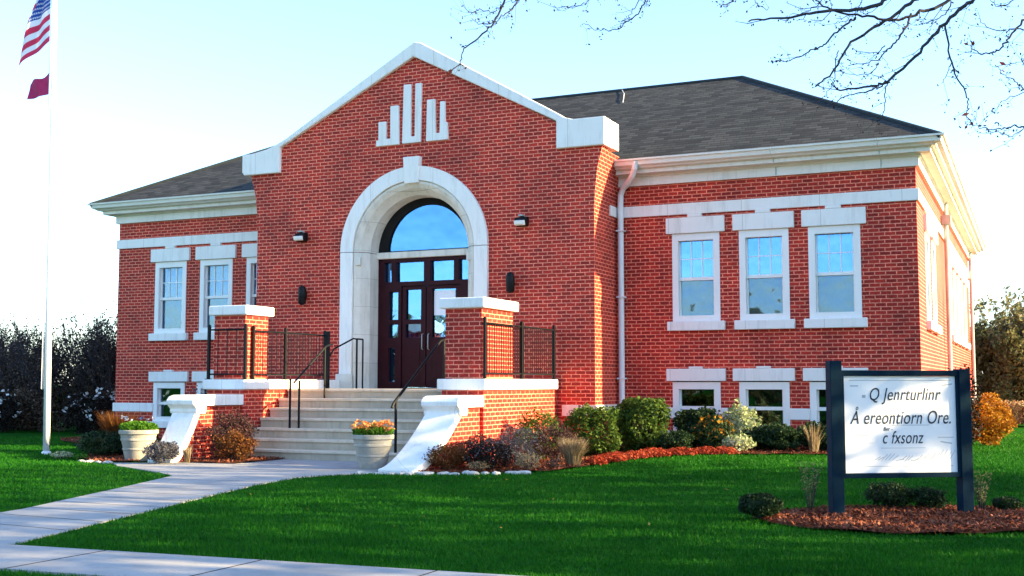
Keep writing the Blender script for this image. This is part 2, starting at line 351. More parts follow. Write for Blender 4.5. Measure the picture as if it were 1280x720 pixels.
# tooled joints in the walks
jm = MB()
for i in range(-25, 16):
    x = i * 1.5 + .4; jm.box(x, x + .012, sidewalk_top(x) - 1.04, sidewalk_top(x) - .01, .018, .0245)
for k in range(9):
    f = k / 9; ax, ay = -10.0 - f*2.1, 8.6 + f*5.6; bx, by = -8.45 - f*1.75, 8.6 + f*6.0 - .15
    jm.add([(ax, ay, .0165), (bx, by, .0165), (bx, by + .014, .0165), (ax, ay + .014, .0165)], [(0, 1, 2, 3)])
tag(jm.build('pavement_joints', M['soil']), kind='structure')

BED_R = [(-9.3, 15.85), (-8.6, 16.1), (-8.0, 16.45), (-7.4, 16.75), (-6.95, 17.3), (-6.75, 18.2), (-6.5, 19.0), (-6.1, 19.8), (-5.5, 20.5), (-4.2, 21.3), (-2.5, 21.7), (-1.4, 21.9), (-1.2, 23.4), (-8.0, 23.4), (-8.8, 22), (-8.78, 16.4)]
BED_L = [(-14.75, 16.05), (-15.4, 16.0), (-16.4, 16.6), (-17.0, 17.6), (-18.5, 19.6), (-21.5, 21.3), (-22.5, 22.2), (-22.3, 24), (-14.7, 24)]
BED_M = [(-13.95, 16.5), (-12.75, 16.6), (-12.7, 18.0), (-13.95, 18.0)]
BED_S = [(-2.75, 12.2), (-2.45, 11.75), (-2.0, 11.45), (-1.4, 11.35), (-.7, 11.6), (0.1, 12.2), (.9, 13.0), (1.0, 13.7), (.2, 14.1), (-.9, 14.0), (-1.9, 13.5), (-2.5, 12.9)]
def bed(name, poly, dz=.03):
    # dense fan of quads following the ground
    m = MB(); tri = tessellate_polygon([[Vector((p[0], p[1], 0)) for p in poly]])
    bm = bmesh.new(); vv = [bm.verts.new((p[0], p[1], 0)) for p in poly]
    for t3 in tri: bm.faces.new([vv[i] for i in t3])
    bmesh.ops.subdivide_edges(bm, edges=bm.edges, cuts=7, use_grid_fill=True)
    bmesh.ops.triangulate(bm, faces=bm.faces)
    for v in bm.verts: v.co.z = gz(v.co.x, v.co.y) + dz + .01*math.sin(v.co.x*7 + v.co.y*5)
    me = D.meshes.new(name); bm.to_mesh(me); bm.free(); me.materials.append(M['mulch'])
    o = D.objects.new(name, me); COL.objects.link(o); return tag(o, kind='structure')
bed('mulch_bed', BED_R); bed('mulch_bed', BED_L); bed('mulch_bed', BED_M, .032); bed('mulch_bed', BED_S)

def inside(poly, X, Y):
    r = np.zeros(X.shape, bool); n = len(poly)
    for i in range(n):
        x1, y1 = poly[i]; x2, y2 = poly[(i+1) % n]
        c = ((y1 > Y) != (y2 > Y)); xi = (x2-x1)*(Y-y1)/((y2-y1) if y2 != y1 else 1e-9) + x1
        r ^= (c & (X < xi))
    return r

def scatter_poly(poly, n):
    p = np.array(poly); lo, hi = p.min(0), p.max(0); out = np.zeros((0, 2))
    while len(out) < n:
        q = RNG.uniform(lo, hi, (n*3, 2)); q = q[inside(poly, q[:, 0], q[:, 1])]; out = np.vstack([out, q])
    return out[:n]

def rand_rot_quads(C, sx, sy, up=0.0):
    """quads of half-sizes sx, sy with random orientation; up biases the normal to +z"""
    n = len(C); nrm = RNG.normal(size=(n, 3)); nrm[:, 2] += up; nrm /= np.linalg.norm(nrm, axis=1)[:, None]
    a = np.cross(nrm, RNG.normal(size=(n, 3))); a /= np.linalg.norm(a, axis=1)[:, None]; b = np.cross(nrm, a)
    sx = np.asarray(sx)[..., None] if np.ndim(sx) else sx; sy = np.asarray(sy)[..., None] if np.ndim(sy) else sy
    return np.stack([C - a*sx, C - b*sy, C + a*sx, C + b*sy], 1)

def chips(name, polys, dens, label):
    allq = []
    for poly in polys:
        p = np.array(poly); A = abs(np.sum(p[:, 0]*np.roll(p[:, 1], -1) - p[:, 1]*np.roll(p[:, 0], -1)))/2
        q = scatter_poly(poly, int(A*dens)); z = gz_np(q[:, 0], q[:, 1]) + .035 + RNG.uniform(0, .025, len(q))
        allq.append(np.column_stack([q, z]))
    C = np.vstack(allq); V = rand_rot_quads(C, RNG.uniform(.018, .05, len(C)), RNG.uniform(.006, .014, len(C)), 1.5)
    return tag(raw_mesh(name, V, 4, M['chips']), label, 'mulch', kind='stuff')
chips('mulch', [BED_S], 1500, 'reddish wood chips round the posts of the notice board')
chips('mulch', [BED_R, BED_L, BED_M], 450, 'wood chips in the planting beds along the brick building')

# grass blades
def grass():
    n = 420000
    d = 7.0 + 24*RNG.uniform(0, 1, n)**1.7; lat = RNG.uniform(-.5, .5, n)*d
    s_, c_ = math.sin(R(24.244)), math.cos(R(24.244))
    X = -s_*d + c_*lat; Y = c_*d + s_*lat
    keep = np.ones(n, bool)
    for poly in (SIDEWALK, WALK, BED_R, BED_M, BED_S, BED_L): keep &= ~inside(poly, X, Y)
    keep &= ~((X > -22) & (X < -1.9) & (Y > 23))
    keep &= ~((X > -15) & (X < -8.6) & (Y > 16.3))
    X, Y, d = X[keep], Y[keep], d[keep]; n = len(X)
    h = RNG.uniform(.020, .045, n)*(1 + .2*np.sin(X*1.3)*np.cos(Y*1.1)); wd = .0028*(d/7)**.9 + .001
    ang = RNG.uniform(0, np.pi, n); lean = RNG.normal(0, .014, (n, 2))
    z = gz_np(X, Y)
    A = np.column_stack([X - np.cos(ang)*wd, Y - np.sin(ang)*wd, z]); B = np.column_stack([X + np.cos(ang)*wd, Y + np.sin(ang)*wd, z])
    T = np.column_stack([X + lean[:, 0], Y + lean[:, 1], z + h])
    tag(raw_mesh('grass', np.stack([A, B, T], 1), 3, M['blade']), 'short green lawn grass in front of the brick building', 'grass', kind='stuff')
grass()
def fallen():
    q = scatter_poly([(-12, 13), (-6, 8), (0, 8.2), (1.5, 13), (-1, 21), (-6, 19), (-9, 15)], 30)
    C = np.column_stack([q, gz_np(q[:, 0], q[:, 1]) + .04]); return tag(raw_mesh('fallen_leaves', rand_rot_quads(C, RNG.uniform(.012, .028, 30), RNG.uniform(.008, .016, 30), 2), 4, M['fallen']), 'a few small yellow leaves fallen on the lawn', 'leaves', kind='stuff')
fallen()
# ------------------------------------------------------------------ the brick building
XL, XR_, YF, YB = -21.68, -1.97, 23.2, 42.0
GX0, GX1, YG = -16.25, -8.0, 21.8
bld = empty('brick_building', (-12.1, 23.2, 0))
tag(bld, 'red brick public building with white stone trim, arched entrance gable and dark hipped roof', 'building')
BM_ = Matrix.Translation((12.1, -23.2, 0))
def islands(mb):
    par = list(range(len(mb.v)))
    def fd(a):
        while par[a] != a: par[a] = par[par[a]]; a = par[a]
        return a
    for f in mb.f:
        for q in f[1:]: par[fd(q)] = fd(f[0])
    out = {}
    for f in mb.f: out.setdefault(fd(f[0]), []).append(f)
    res = []
    for fs in out.values():
        ids = sorted({i for f in fs for i in f}); mp = {i: n for n, i in enumerate(ids)}
        q = MB(); q.v = [mb.v[i] for i in ids]; q.f = [tuple(mp[i] for i in f) for f in fs]; res.append(q)
    return res
SPLIT = {'string_course', 'kneeler_stone', 'plinth_block', 'stone_band', 'water_table', 'gutter_seam', 'inner_partition', 'inner_lining', 'lintel'}
def part(mb, name, mat, parent=None, **k):
    if name in SPLIT and not k.pop('_one', False):
        r_ = islands(mb)
        if len(r_) > 1 and name != 'lintel':
            for q in r_: part(q, name, mat, parent, _one=True, **k)
            return None
    k.pop('_one', None)
    o = mb.build(name, mat, **k)
    p = parent or bld
    o.parent = p; o.matrix_parent_inverse = p_inv(p)
    return o
def p_inv(p):
    if p.type == 'EMPTY': return Matrix.LocRotScale(p.location, p.rotation_euler, None).inverted()
    return Matrix.Identity(4) if p.matrix_parent_inverse == Matrix.Identity(4) else Matrix.Identity(4)

WINS = [-6.30, -4.90, -3.52, -19.95, -18.52, -17.1]
BWINS = [-6.32, -4.94, -3.55, -19.92, -18.55, -17.1]
SIDEW = [25.3, 26.9, 32.4, 34.1, 35.8, 37.5, 39.4]
def rect(a, b, c, d): return [(a, c), (b, c), (b, d), (a, d)]
# wing walls: front with openings, right side with openings, left and back plain
holes = [rect(c-.5, c+.5, 2.6, 4.5) for c in WINS] + [rect(c-.5, c+.5, .42, 1.46) for c in BWINS]
m = MB(); m.prism([rect(XL, XR_, -.3, 5.75)] + holes, YF, YF + .3)
m.prism([[(YF + .3, -.3), (YB, -.3), (YB, 5.75), (YF + .3, 5.75)]] + [[(y-.5, 2.6), (y+.5, 2.6), (y+.5, 4.5), (y-.5, 4.5)] for y in SIDEW], XR_ - .3, XR_, axis='x')
m.box(XL, XL + .3, YF + .3, YB, -.3, 5.75); m.box(XL + .3, XR_ - .3, YB - .3, YB, -.3, 5.75)
part(m, 'wall', M['brick'])
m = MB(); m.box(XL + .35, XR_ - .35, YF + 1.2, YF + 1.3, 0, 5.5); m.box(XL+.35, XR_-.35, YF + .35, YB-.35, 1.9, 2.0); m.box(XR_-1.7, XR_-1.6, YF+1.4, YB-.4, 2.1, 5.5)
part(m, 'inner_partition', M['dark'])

# entrance gable wall: prism with corbelled sides and the arched opening
L = [(GX0, -.3), (GX0, 4.9), (GX0 - .02, 5.3), (GX0 - .08, 5.75), (GX0 - .19, 6.15), (GX0 - .22, 6.4), (-15.9, 6.6), (-15.62, 6.78)]
Rr = [(-8.79, 6.75), (-8.4, 6.6), (GX1 + .20, 6.4), (GX1 + .17, 6.15), (GX1 + .07, 5.75), (GX1 + .02, 5.3), (GX1, 4.9), (GX1, -.3)]
ACX, ACZ = -12.15, 4.3
outline = L + [(-12.14, 8.6)] + Rr
arch = [(ACX - 1.42, 1.0)] + [p for p in ray_arc(ACX, ACZ, 1.42, 180, 0, 36)] + [(ACX + 1.42, 1.0)]
m = MB(); m.prism([outline, arch], YG, YG + .35)
# flanks behind the front leaf
m.prism([(GX0, -.3), (GX0, 4.9), (GX0-.02, 5.3), (GX0-.08, 5.75), (GX0-.19, 6.15), (GX0+.3, 6.15), (GX0+.3, -.3)], YG + .35, YF - .002)
m.prism([(GX1, -.3), (GX1, 4.9), (GX1+.02, 5.3), (GX1+.07, 5.75), (GX1+.17, 6.15), (GX1-.3, 6.15), (GX1-.3, -.3)], YG + .35, YF - .002)
part(m, 'gable_wall', M['brick'])
# projecting course of headers under the roof line, gives the wall its relief
m = MB()
m.box(GX1 - .3, GX1 + .035, YG + .9, YF - .004, 4.90, 5.12)
m.box(GX0 - .035, GX0 + .3, YG + .9, YF - .004, 4.90, 5.12)
part(m, 'string_course', M['stone'], bevel=.008)
# porch shell hiding the inside of the gable
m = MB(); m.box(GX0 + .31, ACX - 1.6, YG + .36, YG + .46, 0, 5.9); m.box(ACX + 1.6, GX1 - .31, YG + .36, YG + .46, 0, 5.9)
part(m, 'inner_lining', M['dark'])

# coping on the gable
def off(z): return z
top = [(-16.66, 6.30), (-16.66, 6.70), (-16.35, 6.72), (-16.0, 6.78), (-15.7, 6.88), (-15.44, 7.0), (-12.12, 8.84), (-11.95, 8.80), (-8.95, 7.05), (-8.75, 6.93), (-8.6, 6.83), (-8.42, 6.78), (-7.74, 6.78)]
bot = [(-7.74, 6.20), (-8.79, 6.20), (-8.79, 6.78), (-12.14, 8.52), (-15.62, 6.80), (-15.62, 6.22), (-16.60, 6.22)]
m = MB(); m.prism([top + bot], YG - .09, YG + .42)
part(m, 'gable_coping', M['stone'], bevel=.02)
m = MB(); m.box(-8.3, -7.72, YG + .42, YG + .75, 6.2, 6.77); m.box(-16.64, -16.1, YG + .42, YG + .75, 6.22, 6.7)
part(m, 'kneeler_stone', M['stone'], bevel=.02)
# gable roof behind the parapet
m = MB(); m.prism([(-16.4, 6.1), (-12.13, 8.30), (-7.85, 6.1)], YG + .42, 27.5)
part(m, 'gable_roof', M['shingle'])

# ornament stones in the gable
def orn(pts, y=YG):
    m = MB(); m.prism([pts], y - .06, y + .02); part(m, 'gable_ornament', M['stone'], bevel=.012)
orn([(-13.08, 6.61), (-12.50, 6.61), (-12.52, 7.48), (-12.72, 7.48), (-12.72, 6.76), (-12.83, 6.76), (-12.83, 7.15), (-13.02, 7.15), (-13.02, 6.74), (-13.08, 6.74)])
orn([(-12.42, 6.62), (-11.97, 6.62), (-11.95, 7.92), (-12.10, 7.92), (-12.11, 6.76), (-12.21, 6.76), (-12.21, 7.92), (-12.39, 7.92)])
orn([(-11.83, 6.62), (-11.30, 6.62), (-11.32, 7.0), (-11.37, 7.0), (-11.38, 7.46), (-11.49, 7.46), (-11.50, 6.78), (-11.60, 6.78), (-11.62, 7.53), (-11.81, 7.53)])

# arch surround
m = MB()
ro, rm, ri = 1.80, 1.49, 1.20
m.prism([ray_arc(ACX, ACZ, ro, 180, 0, 48) + ray_arc(ACX, ACZ, rm, 0, 180, 48)], YG - .09, YG + .1)
part(m, 'arch_ring', M['stone'], bevel=.01)
m = MB()
def sweep(prof):   # prof: list of (r, y); swept round the arch then down the jambs
    cols = []
    for i in range(49):
        a = R(180 - 180*i/48); cols.append([(ACX + r*math.cos(a), y, ACZ + r*math.sin(a)) for r, y in prof])
    return cols
def grid(m, cols, close=False):
    k = len(cols[0]); vs = [p for c in cols for p in c]
    m.add(vs, [(i*k+j, i*k+j+1, (i+1)*k+j+1, (i+1)*k+j) for i in range(len(cols)-1) for j in range(k-1)])
PR = [(1.49, YG - .02), (1.46, YG - .055), (1.42, YG - .055), (1.33, YG + .02), (1.26, YG + .14), (1.21, YG + .22), (1.20, YG + .62), (1.50, YG + .62), (1.50, YG - .02)]
grid(m, sweep(PR)); part(m, 'arch_moulding', M['stone_cream'])
for sx, nm in ((-1, 'jamb'), (1, 'jamb')):
    m = MB()
    x0, x1 = ACX + sx*ro, ACX + sx*rm
    m.box(min(x0, x1), max(x0, x1), YG - .09, YG + .1, 1.2, ACZ - .012)
    part(m, nm, M['stone'], bevel=.01)
    m = MB(); cols = []
    for z in (1.2, ACZ - .012): cols.append([(ACX + sx*r, y, z) for r, y in PR])
    grid(m, cols); m.add(cols[1], [tuple(range(len(PR)))]) ; part(m, 'jamb_moulding', M['stone_cream'])
m = MB(); m.prism([(ACX-.16, 5.72), (ACX+.16, 5.72), (ACX+.20, 6.30), (ACX-.20, 6.30)], YG - .14, YG + .05); part(m, 'keystone', M['stone'], bevel=.012)
# joints in the jambs (small projecting plinth and corbel blocks)
m = MB()
for sx in (-1, 1):
    a, b = sorted((ACX + sx*1.86, ACX + sx*1.44)); m.box(a, b, YG - .13, YG - .091, 1.25, 1.62)
    a, b = sorted((ACX + sx*1.44, ACX + sx*1.30)); m.box(a, b, YG - .06, YG + .02, 4.0, 4.18)
part(m, 'plinth_block', M['stone_cream'], bevel=.01)

# fanlight and door
YD = YG + .56
m = MB(); m.prism([ray_arc(ACX, ACZ + .02, 1.21, 0, 180, 40) , ray_arc(ACX + .06, ACZ + .06, 1.0, 0, 180, 40)][0:1] + [ray_arc(ACX + .05, ACZ + .05, 1.0, 0, 180, 40)], YD, YD + .1)
part(m, 'fanlight_frame', M['dark'])
m = MB(); m.prism([ray_arc(ACX + .05, ACZ + .05, 1.02, 0, 180, 40)], YD + .05, YD + .06); part(m, 'fanlight', M['glass_fan'])
m = MB(); m.box(ACX - 1.2, ACX + 1.2, YD - .08, YD + .1, 4.18, 4.32); part(m, 'transom_bar', M['stone_cream'], bevel=.01)
# door frame with openings
DZ0 = 1.3
pan = []
trans = [(-12.90, -12.20), (-12.04, -11.46), (-11.34, -11.02)]
pan += [rect(a, b, 3.66, 4.10) for a, b in trans]
narrow = rect(-13.20, -13.02, 3.66, 4.10); pan.append(narrow)
leafA = rect(-12.66, -12.28, 2.82, 3.48); leafA2 = rect(-12.66, -12.28, 2.42, 2.72)
leafB = rect(-12.00, -11.42, 2.42, 3.48)
sideL = rect(-13.08, -12.84, 2.82, 3.44); sideL2 = rect(-13.08, -12.84, 2.42, 2.72); sideL3 = rect(-13.08, -12.92, 1.45, 2.2)
m = MB(); m.prism([rect(-13.36, -10.95, DZ0, 4.18), *pan, sideL, sideL2, sideL3, rect(-12.76, -11.30, DZ0 + .02, 3.56)], YD, YD + .09)
part(m, 'door_frame', M['maroon'], bevel=.006)
for pts, x0, x1, hl in (([leafA, leafA2, rect(-12.64, -12.30, 1.5, 2.25)], -12.75, -12.16, 1), ([leafB, rect(-11.98, -11.44, 1.5, 2.25)], -12.14, -11.31, 0)):
    m = MB(); m.prism([rect(x0, x1, DZ0 + .03, 3.55), *pts[:-1]], YD + .03, YD + .08)
    dr = part(m, 'door', M['maroon'], bevel=.006)
    m = MB(); q = pts[-1]; m.box(q[0][0], q[1][0], YD + .018, YD + .03, q[0][1], q[2][1]); m.build('lower_panel', M['maroon'], dr, bevel=.01)
    m = MB(); hx = x1 - .06 if hl else x0 + .07
    m.tube([(hx, YD + .03, 2.15), (hx, YD - .03, 2.17), (hx, YD - .03, 2.48), (hx, YD + .03, 2.50)], .012); m.build('handle', M['pipe_grey'], dr, smooth=True)
m = MB(); m.box(-13.3, -11.0, YD + .095, YD + .1, DZ0, 4.16); part(m, 'door_glass', M['glass'])
m = MB(); m.box(-11.98, -11.46, YD + .088, YD + .093, 2.9, 3.44); part(m, 'paper_notice', M['paper'])
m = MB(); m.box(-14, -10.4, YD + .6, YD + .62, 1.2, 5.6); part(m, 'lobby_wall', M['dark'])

# windows
def window(c, z0, z1, big, axis='y', base=YF, refl='glass', low='glass_dim', upc='curtain_pale', loc='curtain_grey', munt=True):
    """double-hung window centred on c; axis y: in the front wall, axis x: in the right-hand wall"""
    def T(mb):
        if axis == 'x':
            mb.v = [(base - (y - base), x, z) for x, y, z in mb.v]      # (along, depth) -> world
        return mb
    o = base
    m = MB(); gx = .37
    zc0, zc1 = z0 + .12, z1 - .15
    m.prism([rect(c-.5, c+.5, z0, z1), rect(c-gx, c+gx, zc0, zc1)], o - .015, o + .14)
    fr = part(T(m), 'window', M['white_paint'], bevel=.008)
    def sub(mb, n, mat, bev=0): ob = T(mb).build(n, mat, bevel=bev); ob.parent = fr; return ob
    zm = zc0 + (zc1 - zc0)*(.49 if big else .47)
    m = MB(); m.box(c-gx, c+gx, o + .05, o + .12, zm - .035, zm + .035)
    for sx in (-1, 1):
        a, b = sorted((c + sx*gx, c + sx*(gx-.03))); m.box(a, b, o + .07, o + .12, zm + .035, zc1); m.box(a, b, o + .09, o + .125, zc0, zm - .035)
    sub(m, 'sash', M['white_paint'], .004)
    if munt:
        m = MB(); hw = gx - .03
        for k in (-1, 1): m.box(c + k*hw/3 - .010, c + k*hw/3 + .010, o + .088, o + .098, zm + .035, zc1)
        zz = (zm + .035 + zc1)/2; m.box(c - hw, c + hw, o + .0885, o + .0975, zz - .010, zz + .010)
        sub(m, 'muntins', M['white_paint'])
    m = MB(); m.box(c-gx+.005, c+gx-.005, o + .10, o + .104, zm + .02, zc1 - .002); sub(m, 'pane', M[refl])
    m = MB(); m.box(c-gx+.005, c+gx-.005, o + .115, o + .119, zc0 + .002, zm - .02); sub(m, 'pane', M[low])
    # drapes with folds behind the upper sash, a blind behind the lower
    if upc:
        m = MB(); n = 60; pts = [(c - gx + 2*gx*i/n, o + .22 + .018*math.sin(i*.9 + c*3) + .008*math.sin(i*2.3)) for i in range(n+1)]
        m.add([(x, y, zm - .02) for x, y in pts] + [(x, y, zc1 + .1) for x, y in pts], [(i, i+1, n+2+i, n+1+i) for i in range(n)])
        sub(m, 'curtain', M[upc])
    if loc:
        m = MB(); m.box(c - gx, c + gx, o + .20, o + .205, zc0 - .05, zm - .01); sub(m, 'blind', M[loc])
def lintel(c, z0, z1, key=True, axis='y'):
    m = MB()
    def bx(a, b, y0, y1, q0, q1):
        if axis == 'y': m.box(a, b, YF + y0, YF + y1, q0, q1)
        else: m.box(XR_ - y1, XR_ - y0, a, b, q0, q1)
    bx(c-.615, c+.615, -.07, .05, z0, z1)
    if key: bx(c-.15, c+.15, -.075, .045, z1 + .001, 4.896)
    else: bx(c-.14, c+.14, -.074, .045, z1 + .001, z1 + .045)
    part(m, 'lintel', M['stone'], bevel=.008)
def sill(c, z0, z1, axis='y'):
    m = MB()
    if axis == 'y': m.box(c-.6, c+.6, YF - .10, YF + .05, z0, z1)
    else: m.box(XR_ - .05, XR_ + .10, c-.6, c+.6, z0, z1)
    part(m, 'sill', M['stone'], bevel=.012)
looks = {-6.30: ('glass', 'curtain_pale', 'curtain_grey'), -4.90: ('glass', 'curtain_grey', 'curtain_grey'), -3.52: ('glass', 'curtain_grey', 'curtain_grey')}
for c in WINS:
    g_, u_, l_ = looks.get(c, ('glass_dim', 'curtain_pale', 'curtain_grey'))
    window(c, 2.68, 4.50, True, refl=g_, upc=u_, loc=l_); lintel(c, 4.503, 4.83); sill(c, 2.49, 2.678)
for c in BWINS:
    window(c, .46, 1.44, False, refl='glass_dark', low='glass_dark', upc=None, loc=None, munt=False); lintel(c, 1.46, 1.71, False)
    sill(c, .30, .458)
for y in SIDEW:
    window(y, 2.68, 4.50, True, axis='x', base=XR_, refl='glass_dim', low='glass_dim'); lintel(y, 4.503, 4.83, axis='x'); sill(y, 2.49, 2.678, axis='x')

# stone band and water table (butted round the corner)
def ringbox(name, mat, z0, z1, pr, gaps=None, bevel=.008):
    m = MB(); x0 = XL - pr
    segs = [(XL - pr, GX0 + .01), (GX1 - .01, XR_ + pr)] if not gaps else gaps
    for a, b in segs: m.box(a, b, YF - pr, YF + .02, z0, z1)
    m.box(XR_ - .02, XR_ + pr, YF + .02, YB + pr, z0, z1); m.box(XL - pr, XL + .02, YF + .02, YB + pr, z0, z1)
    part(m, name, mat, bevel=bevel)
ringbox('stone_band', M['stone'], 4.90, 5.13, .05)
g1 = []
cuts = sorted([(c-.5, c+.5) for c in BWINS]); x = XL - .04
for a, b in cuts:
    if a > x + .01 and not (GX0 < (x+a)/2 < GX1): g1.append((x, a))
    elif x < GX0 < a or x < GX1 < a: g1 += [(x, GX0 + .01)] if x < GX0 else []; g1 += [(GX1 - .01, a)]
    x = b
g1.append((x, XR_ + .04)); 
ringbox('water_table', M['stone'], .70, .92, .04, gaps=g1)
m = MB(); m.box(GX0 - .04, -14.8, YG - .04, YG + .02, .76, .98); m.box(-8.7, GX1 + .04, YG - .04, YG + .02, .76, .98); m.box(GX1 - .02, GX1 + .04, YG + .02, YF - .05, .76, .98)
part(m, 'water_table', M['stone_cream'], bevel=.008)

# cornice with gutter
prof = [(0, 5.56), (.07, 5.56), (.07, 5.735), (.10, 5.74), (.12, 5.77), (.30, 5.785), (.30, 5.86), (.33, 5.87), (.40, 5.875), (.42, 5.90), (.50, 5.93), (.53, 6.01), (.57, 6.015), (.58, 6.045), (.55, 6.045), (.50, 6.0), (0, 6.0)]
def ring(prof, name, mat):
    m = MB(); k = len(prof); vs = []
    for (sx, sy, X, Y) in ((-1, -1, XL, YF), (1, -1, XR_, YF), (1, 1, XR_, YB), (-1, 1, XL, YB)):
        for o, z in prof: vs.append((X + sx*o, Y + sy*o, z))
    fs = [(a*k + j, a*k + (j+1) % k, ((a+1) % 4)*k + (j+1) % k, ((a+1) % 4)*k + j) for a in range(4) for j in range(k)]
    m.add(vs, fs); return part(m, name, mat)
ring(prof[:8] + [(.31, 5.95), (0, 5.95)], 'cornice', M['cream_paint'])
ring([(.312, 5.875), (.40, 5.878), (.42, 5.90), (.50, 5.93), (.53, 6.01), (.57, 6.015), (.58, 6.05), (.55, 6.05), (.50, 5.985), (.312, 5.985)], 'gutter', M['white_paint'])
m = MB()
for x in (-4.62, -2.6): m.box(x, x + .012, YF - .60, YF - .585, 5.91, 6.04); m.box(x, x + .012, YF - .315, YF - .301, 5.79, 5.86); m.box(x, x+.012, YF-.085, YF-.071, 5.57, 5.73)
part(m, 'gutter_seam', M['pipe_grey'])

# main roof: hipped, flat deck far back
ex0, ex1, ey0, ey1, ez = XL - .53, XR_ + .50, YF - .53, YB + .5, 6.03
tx0, tx1, ty0, ty1, tz = -16.9, -6.3, 27.7, 37.4, 8.87
m = MB(); m.add([(ex0, ey0, ez), (ex1, ey0, ez), (ex1, ey1, ez), (ex0, ey1, ez), (tx0, ty0, tz), (tx1, ty0, tz), (tx1, ty1, tz), (tx0, ty1, tz)],
    [(0, 1, 5, 4), (1, 2, 6, 5), (2, 3, 7, 6), (3, 0, 4, 7), (4, 5, 6, 7), (3, 2, 1, 0)])
part(m, 'roof', M['shingle'])
m = MB()
for a, b in (((ex1, ey0, ez), (tx1, ty0, tz)), ((ex0, ey0, ez), (tx0, ty0, tz)), ((tx0, ty0, tz), (tx1, ty0, tz)), ((tx1, ty0, tz), (tx1, ty1, tz)), ((ex1, ey1, ez), (tx1, ty1, tz))):
    a = Vector(a); b = Vector(b); m.tube([a + Vector((0, 0, -.01)), b + Vector((0, 0, -.01))], .06, 8)
part(m, 'ridge_cap', M['cap_dark'])
# thin lead strap on the roof behind the gable
m = MB(); m.tube([(-9.0, 26.6, 8.27), (-9.08, 26.9, 8.46), (-9.2, 27.3, 8.68), (-9.38, 27.66, 8.88)], .008, 6); part(m, 'roof_cable', M['downpipe'])

# downpipes
m = MB()
m.tube([(-7.42, 22.70, 6.00), (-7.44, 22.72, 5.86), (-7.52, 22.80, 5.72), (-7.66, 22.92, 5.60), (-7.80, 23.02, 5.50), (-7.87, 23.07, 5.38), (-7.88, 23.08, 5.2), (-7.88, 23.08, .12)], .062, 14)
for z in (1.5, 3.2, 4.6): m.box(-7.96, -7.80, 23.0, 23.19, z, z + .03)
part(m, 'downpipe', M['downpipe'], smooth=False)
m = MB(); m.tube([(-1.86, 29.7, .1), (-1.86, 29.7, 5.2), (-1.86, 29.7, 5.77)], .055, 10); m.box(-1.96, -1.74, 29.56, 29.84, 5.24, 5.46)
part(m, 'downpipe', M['pipe_grey'])
m = MB(); m.tube([(-1.86, 41.3, 5.77), (-1.86, 41.3, .1)], .055, 10); part(m, 'downpipe', M['pipe_grey'])

# ------------------------------------------------------------------ lamps on the wall
def floodlight(x, z, label):
    t = tag(empty('wall_floodlight', (x, YG, z)), label, 'wall lamp', 'floodlights on the entrance gable')
    m = MB(); m.prism([(-.0, -.08), (-.16, -.06), (-.19, .03), (-.14, .10), (0, .13)], -.13, .13, axis='x'); m.build('housing', M['iron'], t, bevel=.012)
    m = MB(); m.prism([(-.165, -.075), (-.215, -.055), (-.235, .02), (-.19, .035)], -.115, .115, axis='x'); m.build('lens', M['lens'], t, bevel=.01)
    m = MB(); m.box(-.05, .05, -.16, -.02, .125, .16); m.build('bracket', M['pipe_grey'], t, bevel=.005)
floodlight(-14.99, 4.68, 'small floodlight with white lens, high on the gable left of the arch')
floodlight(-9.56, 4.72, 'small floodlight with white lens, high on the gable right of the arch')
def lantern(x, z, label):
    t = tag(empty('wall_lantern', (x, YG, z)), label, 'wall lamp', 'black lanterns beside the arch')
    m = MB(); m.lathe([(.0, -.22), (.05, -.21), (.085, -.17), (.09, .12), (.07, .19), (.03, .215), (0, .22)], (0, -.13, 0), 20); m.build('shade', M['iron'], t, smooth=True)
    m = MB(); m.box(-.05, .05, -.06, -.001, -.06, .08); m.build('bracket', M['iron'], t, bevel=.006)
lantern(-14.91, 3.38, 'black cylinder wall lantern on the brick left of the arch')
lantern(-9.80, 3.48, 'black cylinder wall lantern on the brick above the right pier')

# ------------------------------------------------------------------ steps, cheek walls, rails
SX0, SX1 = -13.93, -9.66
stp = tag(empty('front_steps', (-11.8, 18.0, 0)), 'flight of seven concrete steps rising to the arched doorway', 'steps')
sinv = Matrix.Translation(stp.location).inverted()
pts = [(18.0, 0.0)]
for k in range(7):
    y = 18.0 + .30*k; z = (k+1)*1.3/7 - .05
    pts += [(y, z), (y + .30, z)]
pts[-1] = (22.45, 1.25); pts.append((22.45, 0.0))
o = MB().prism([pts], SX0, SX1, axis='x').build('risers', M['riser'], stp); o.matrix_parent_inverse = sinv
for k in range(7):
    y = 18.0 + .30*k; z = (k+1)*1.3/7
    o = MB().box(SX0, SX1, y - .035, (y + .297) if k < 6 else 22.45, z - .049, z).build('tread' if k < 6 else 'landing', M['concrete'], stp, bevel=.008); o.matrix_parent_inverse = sinv

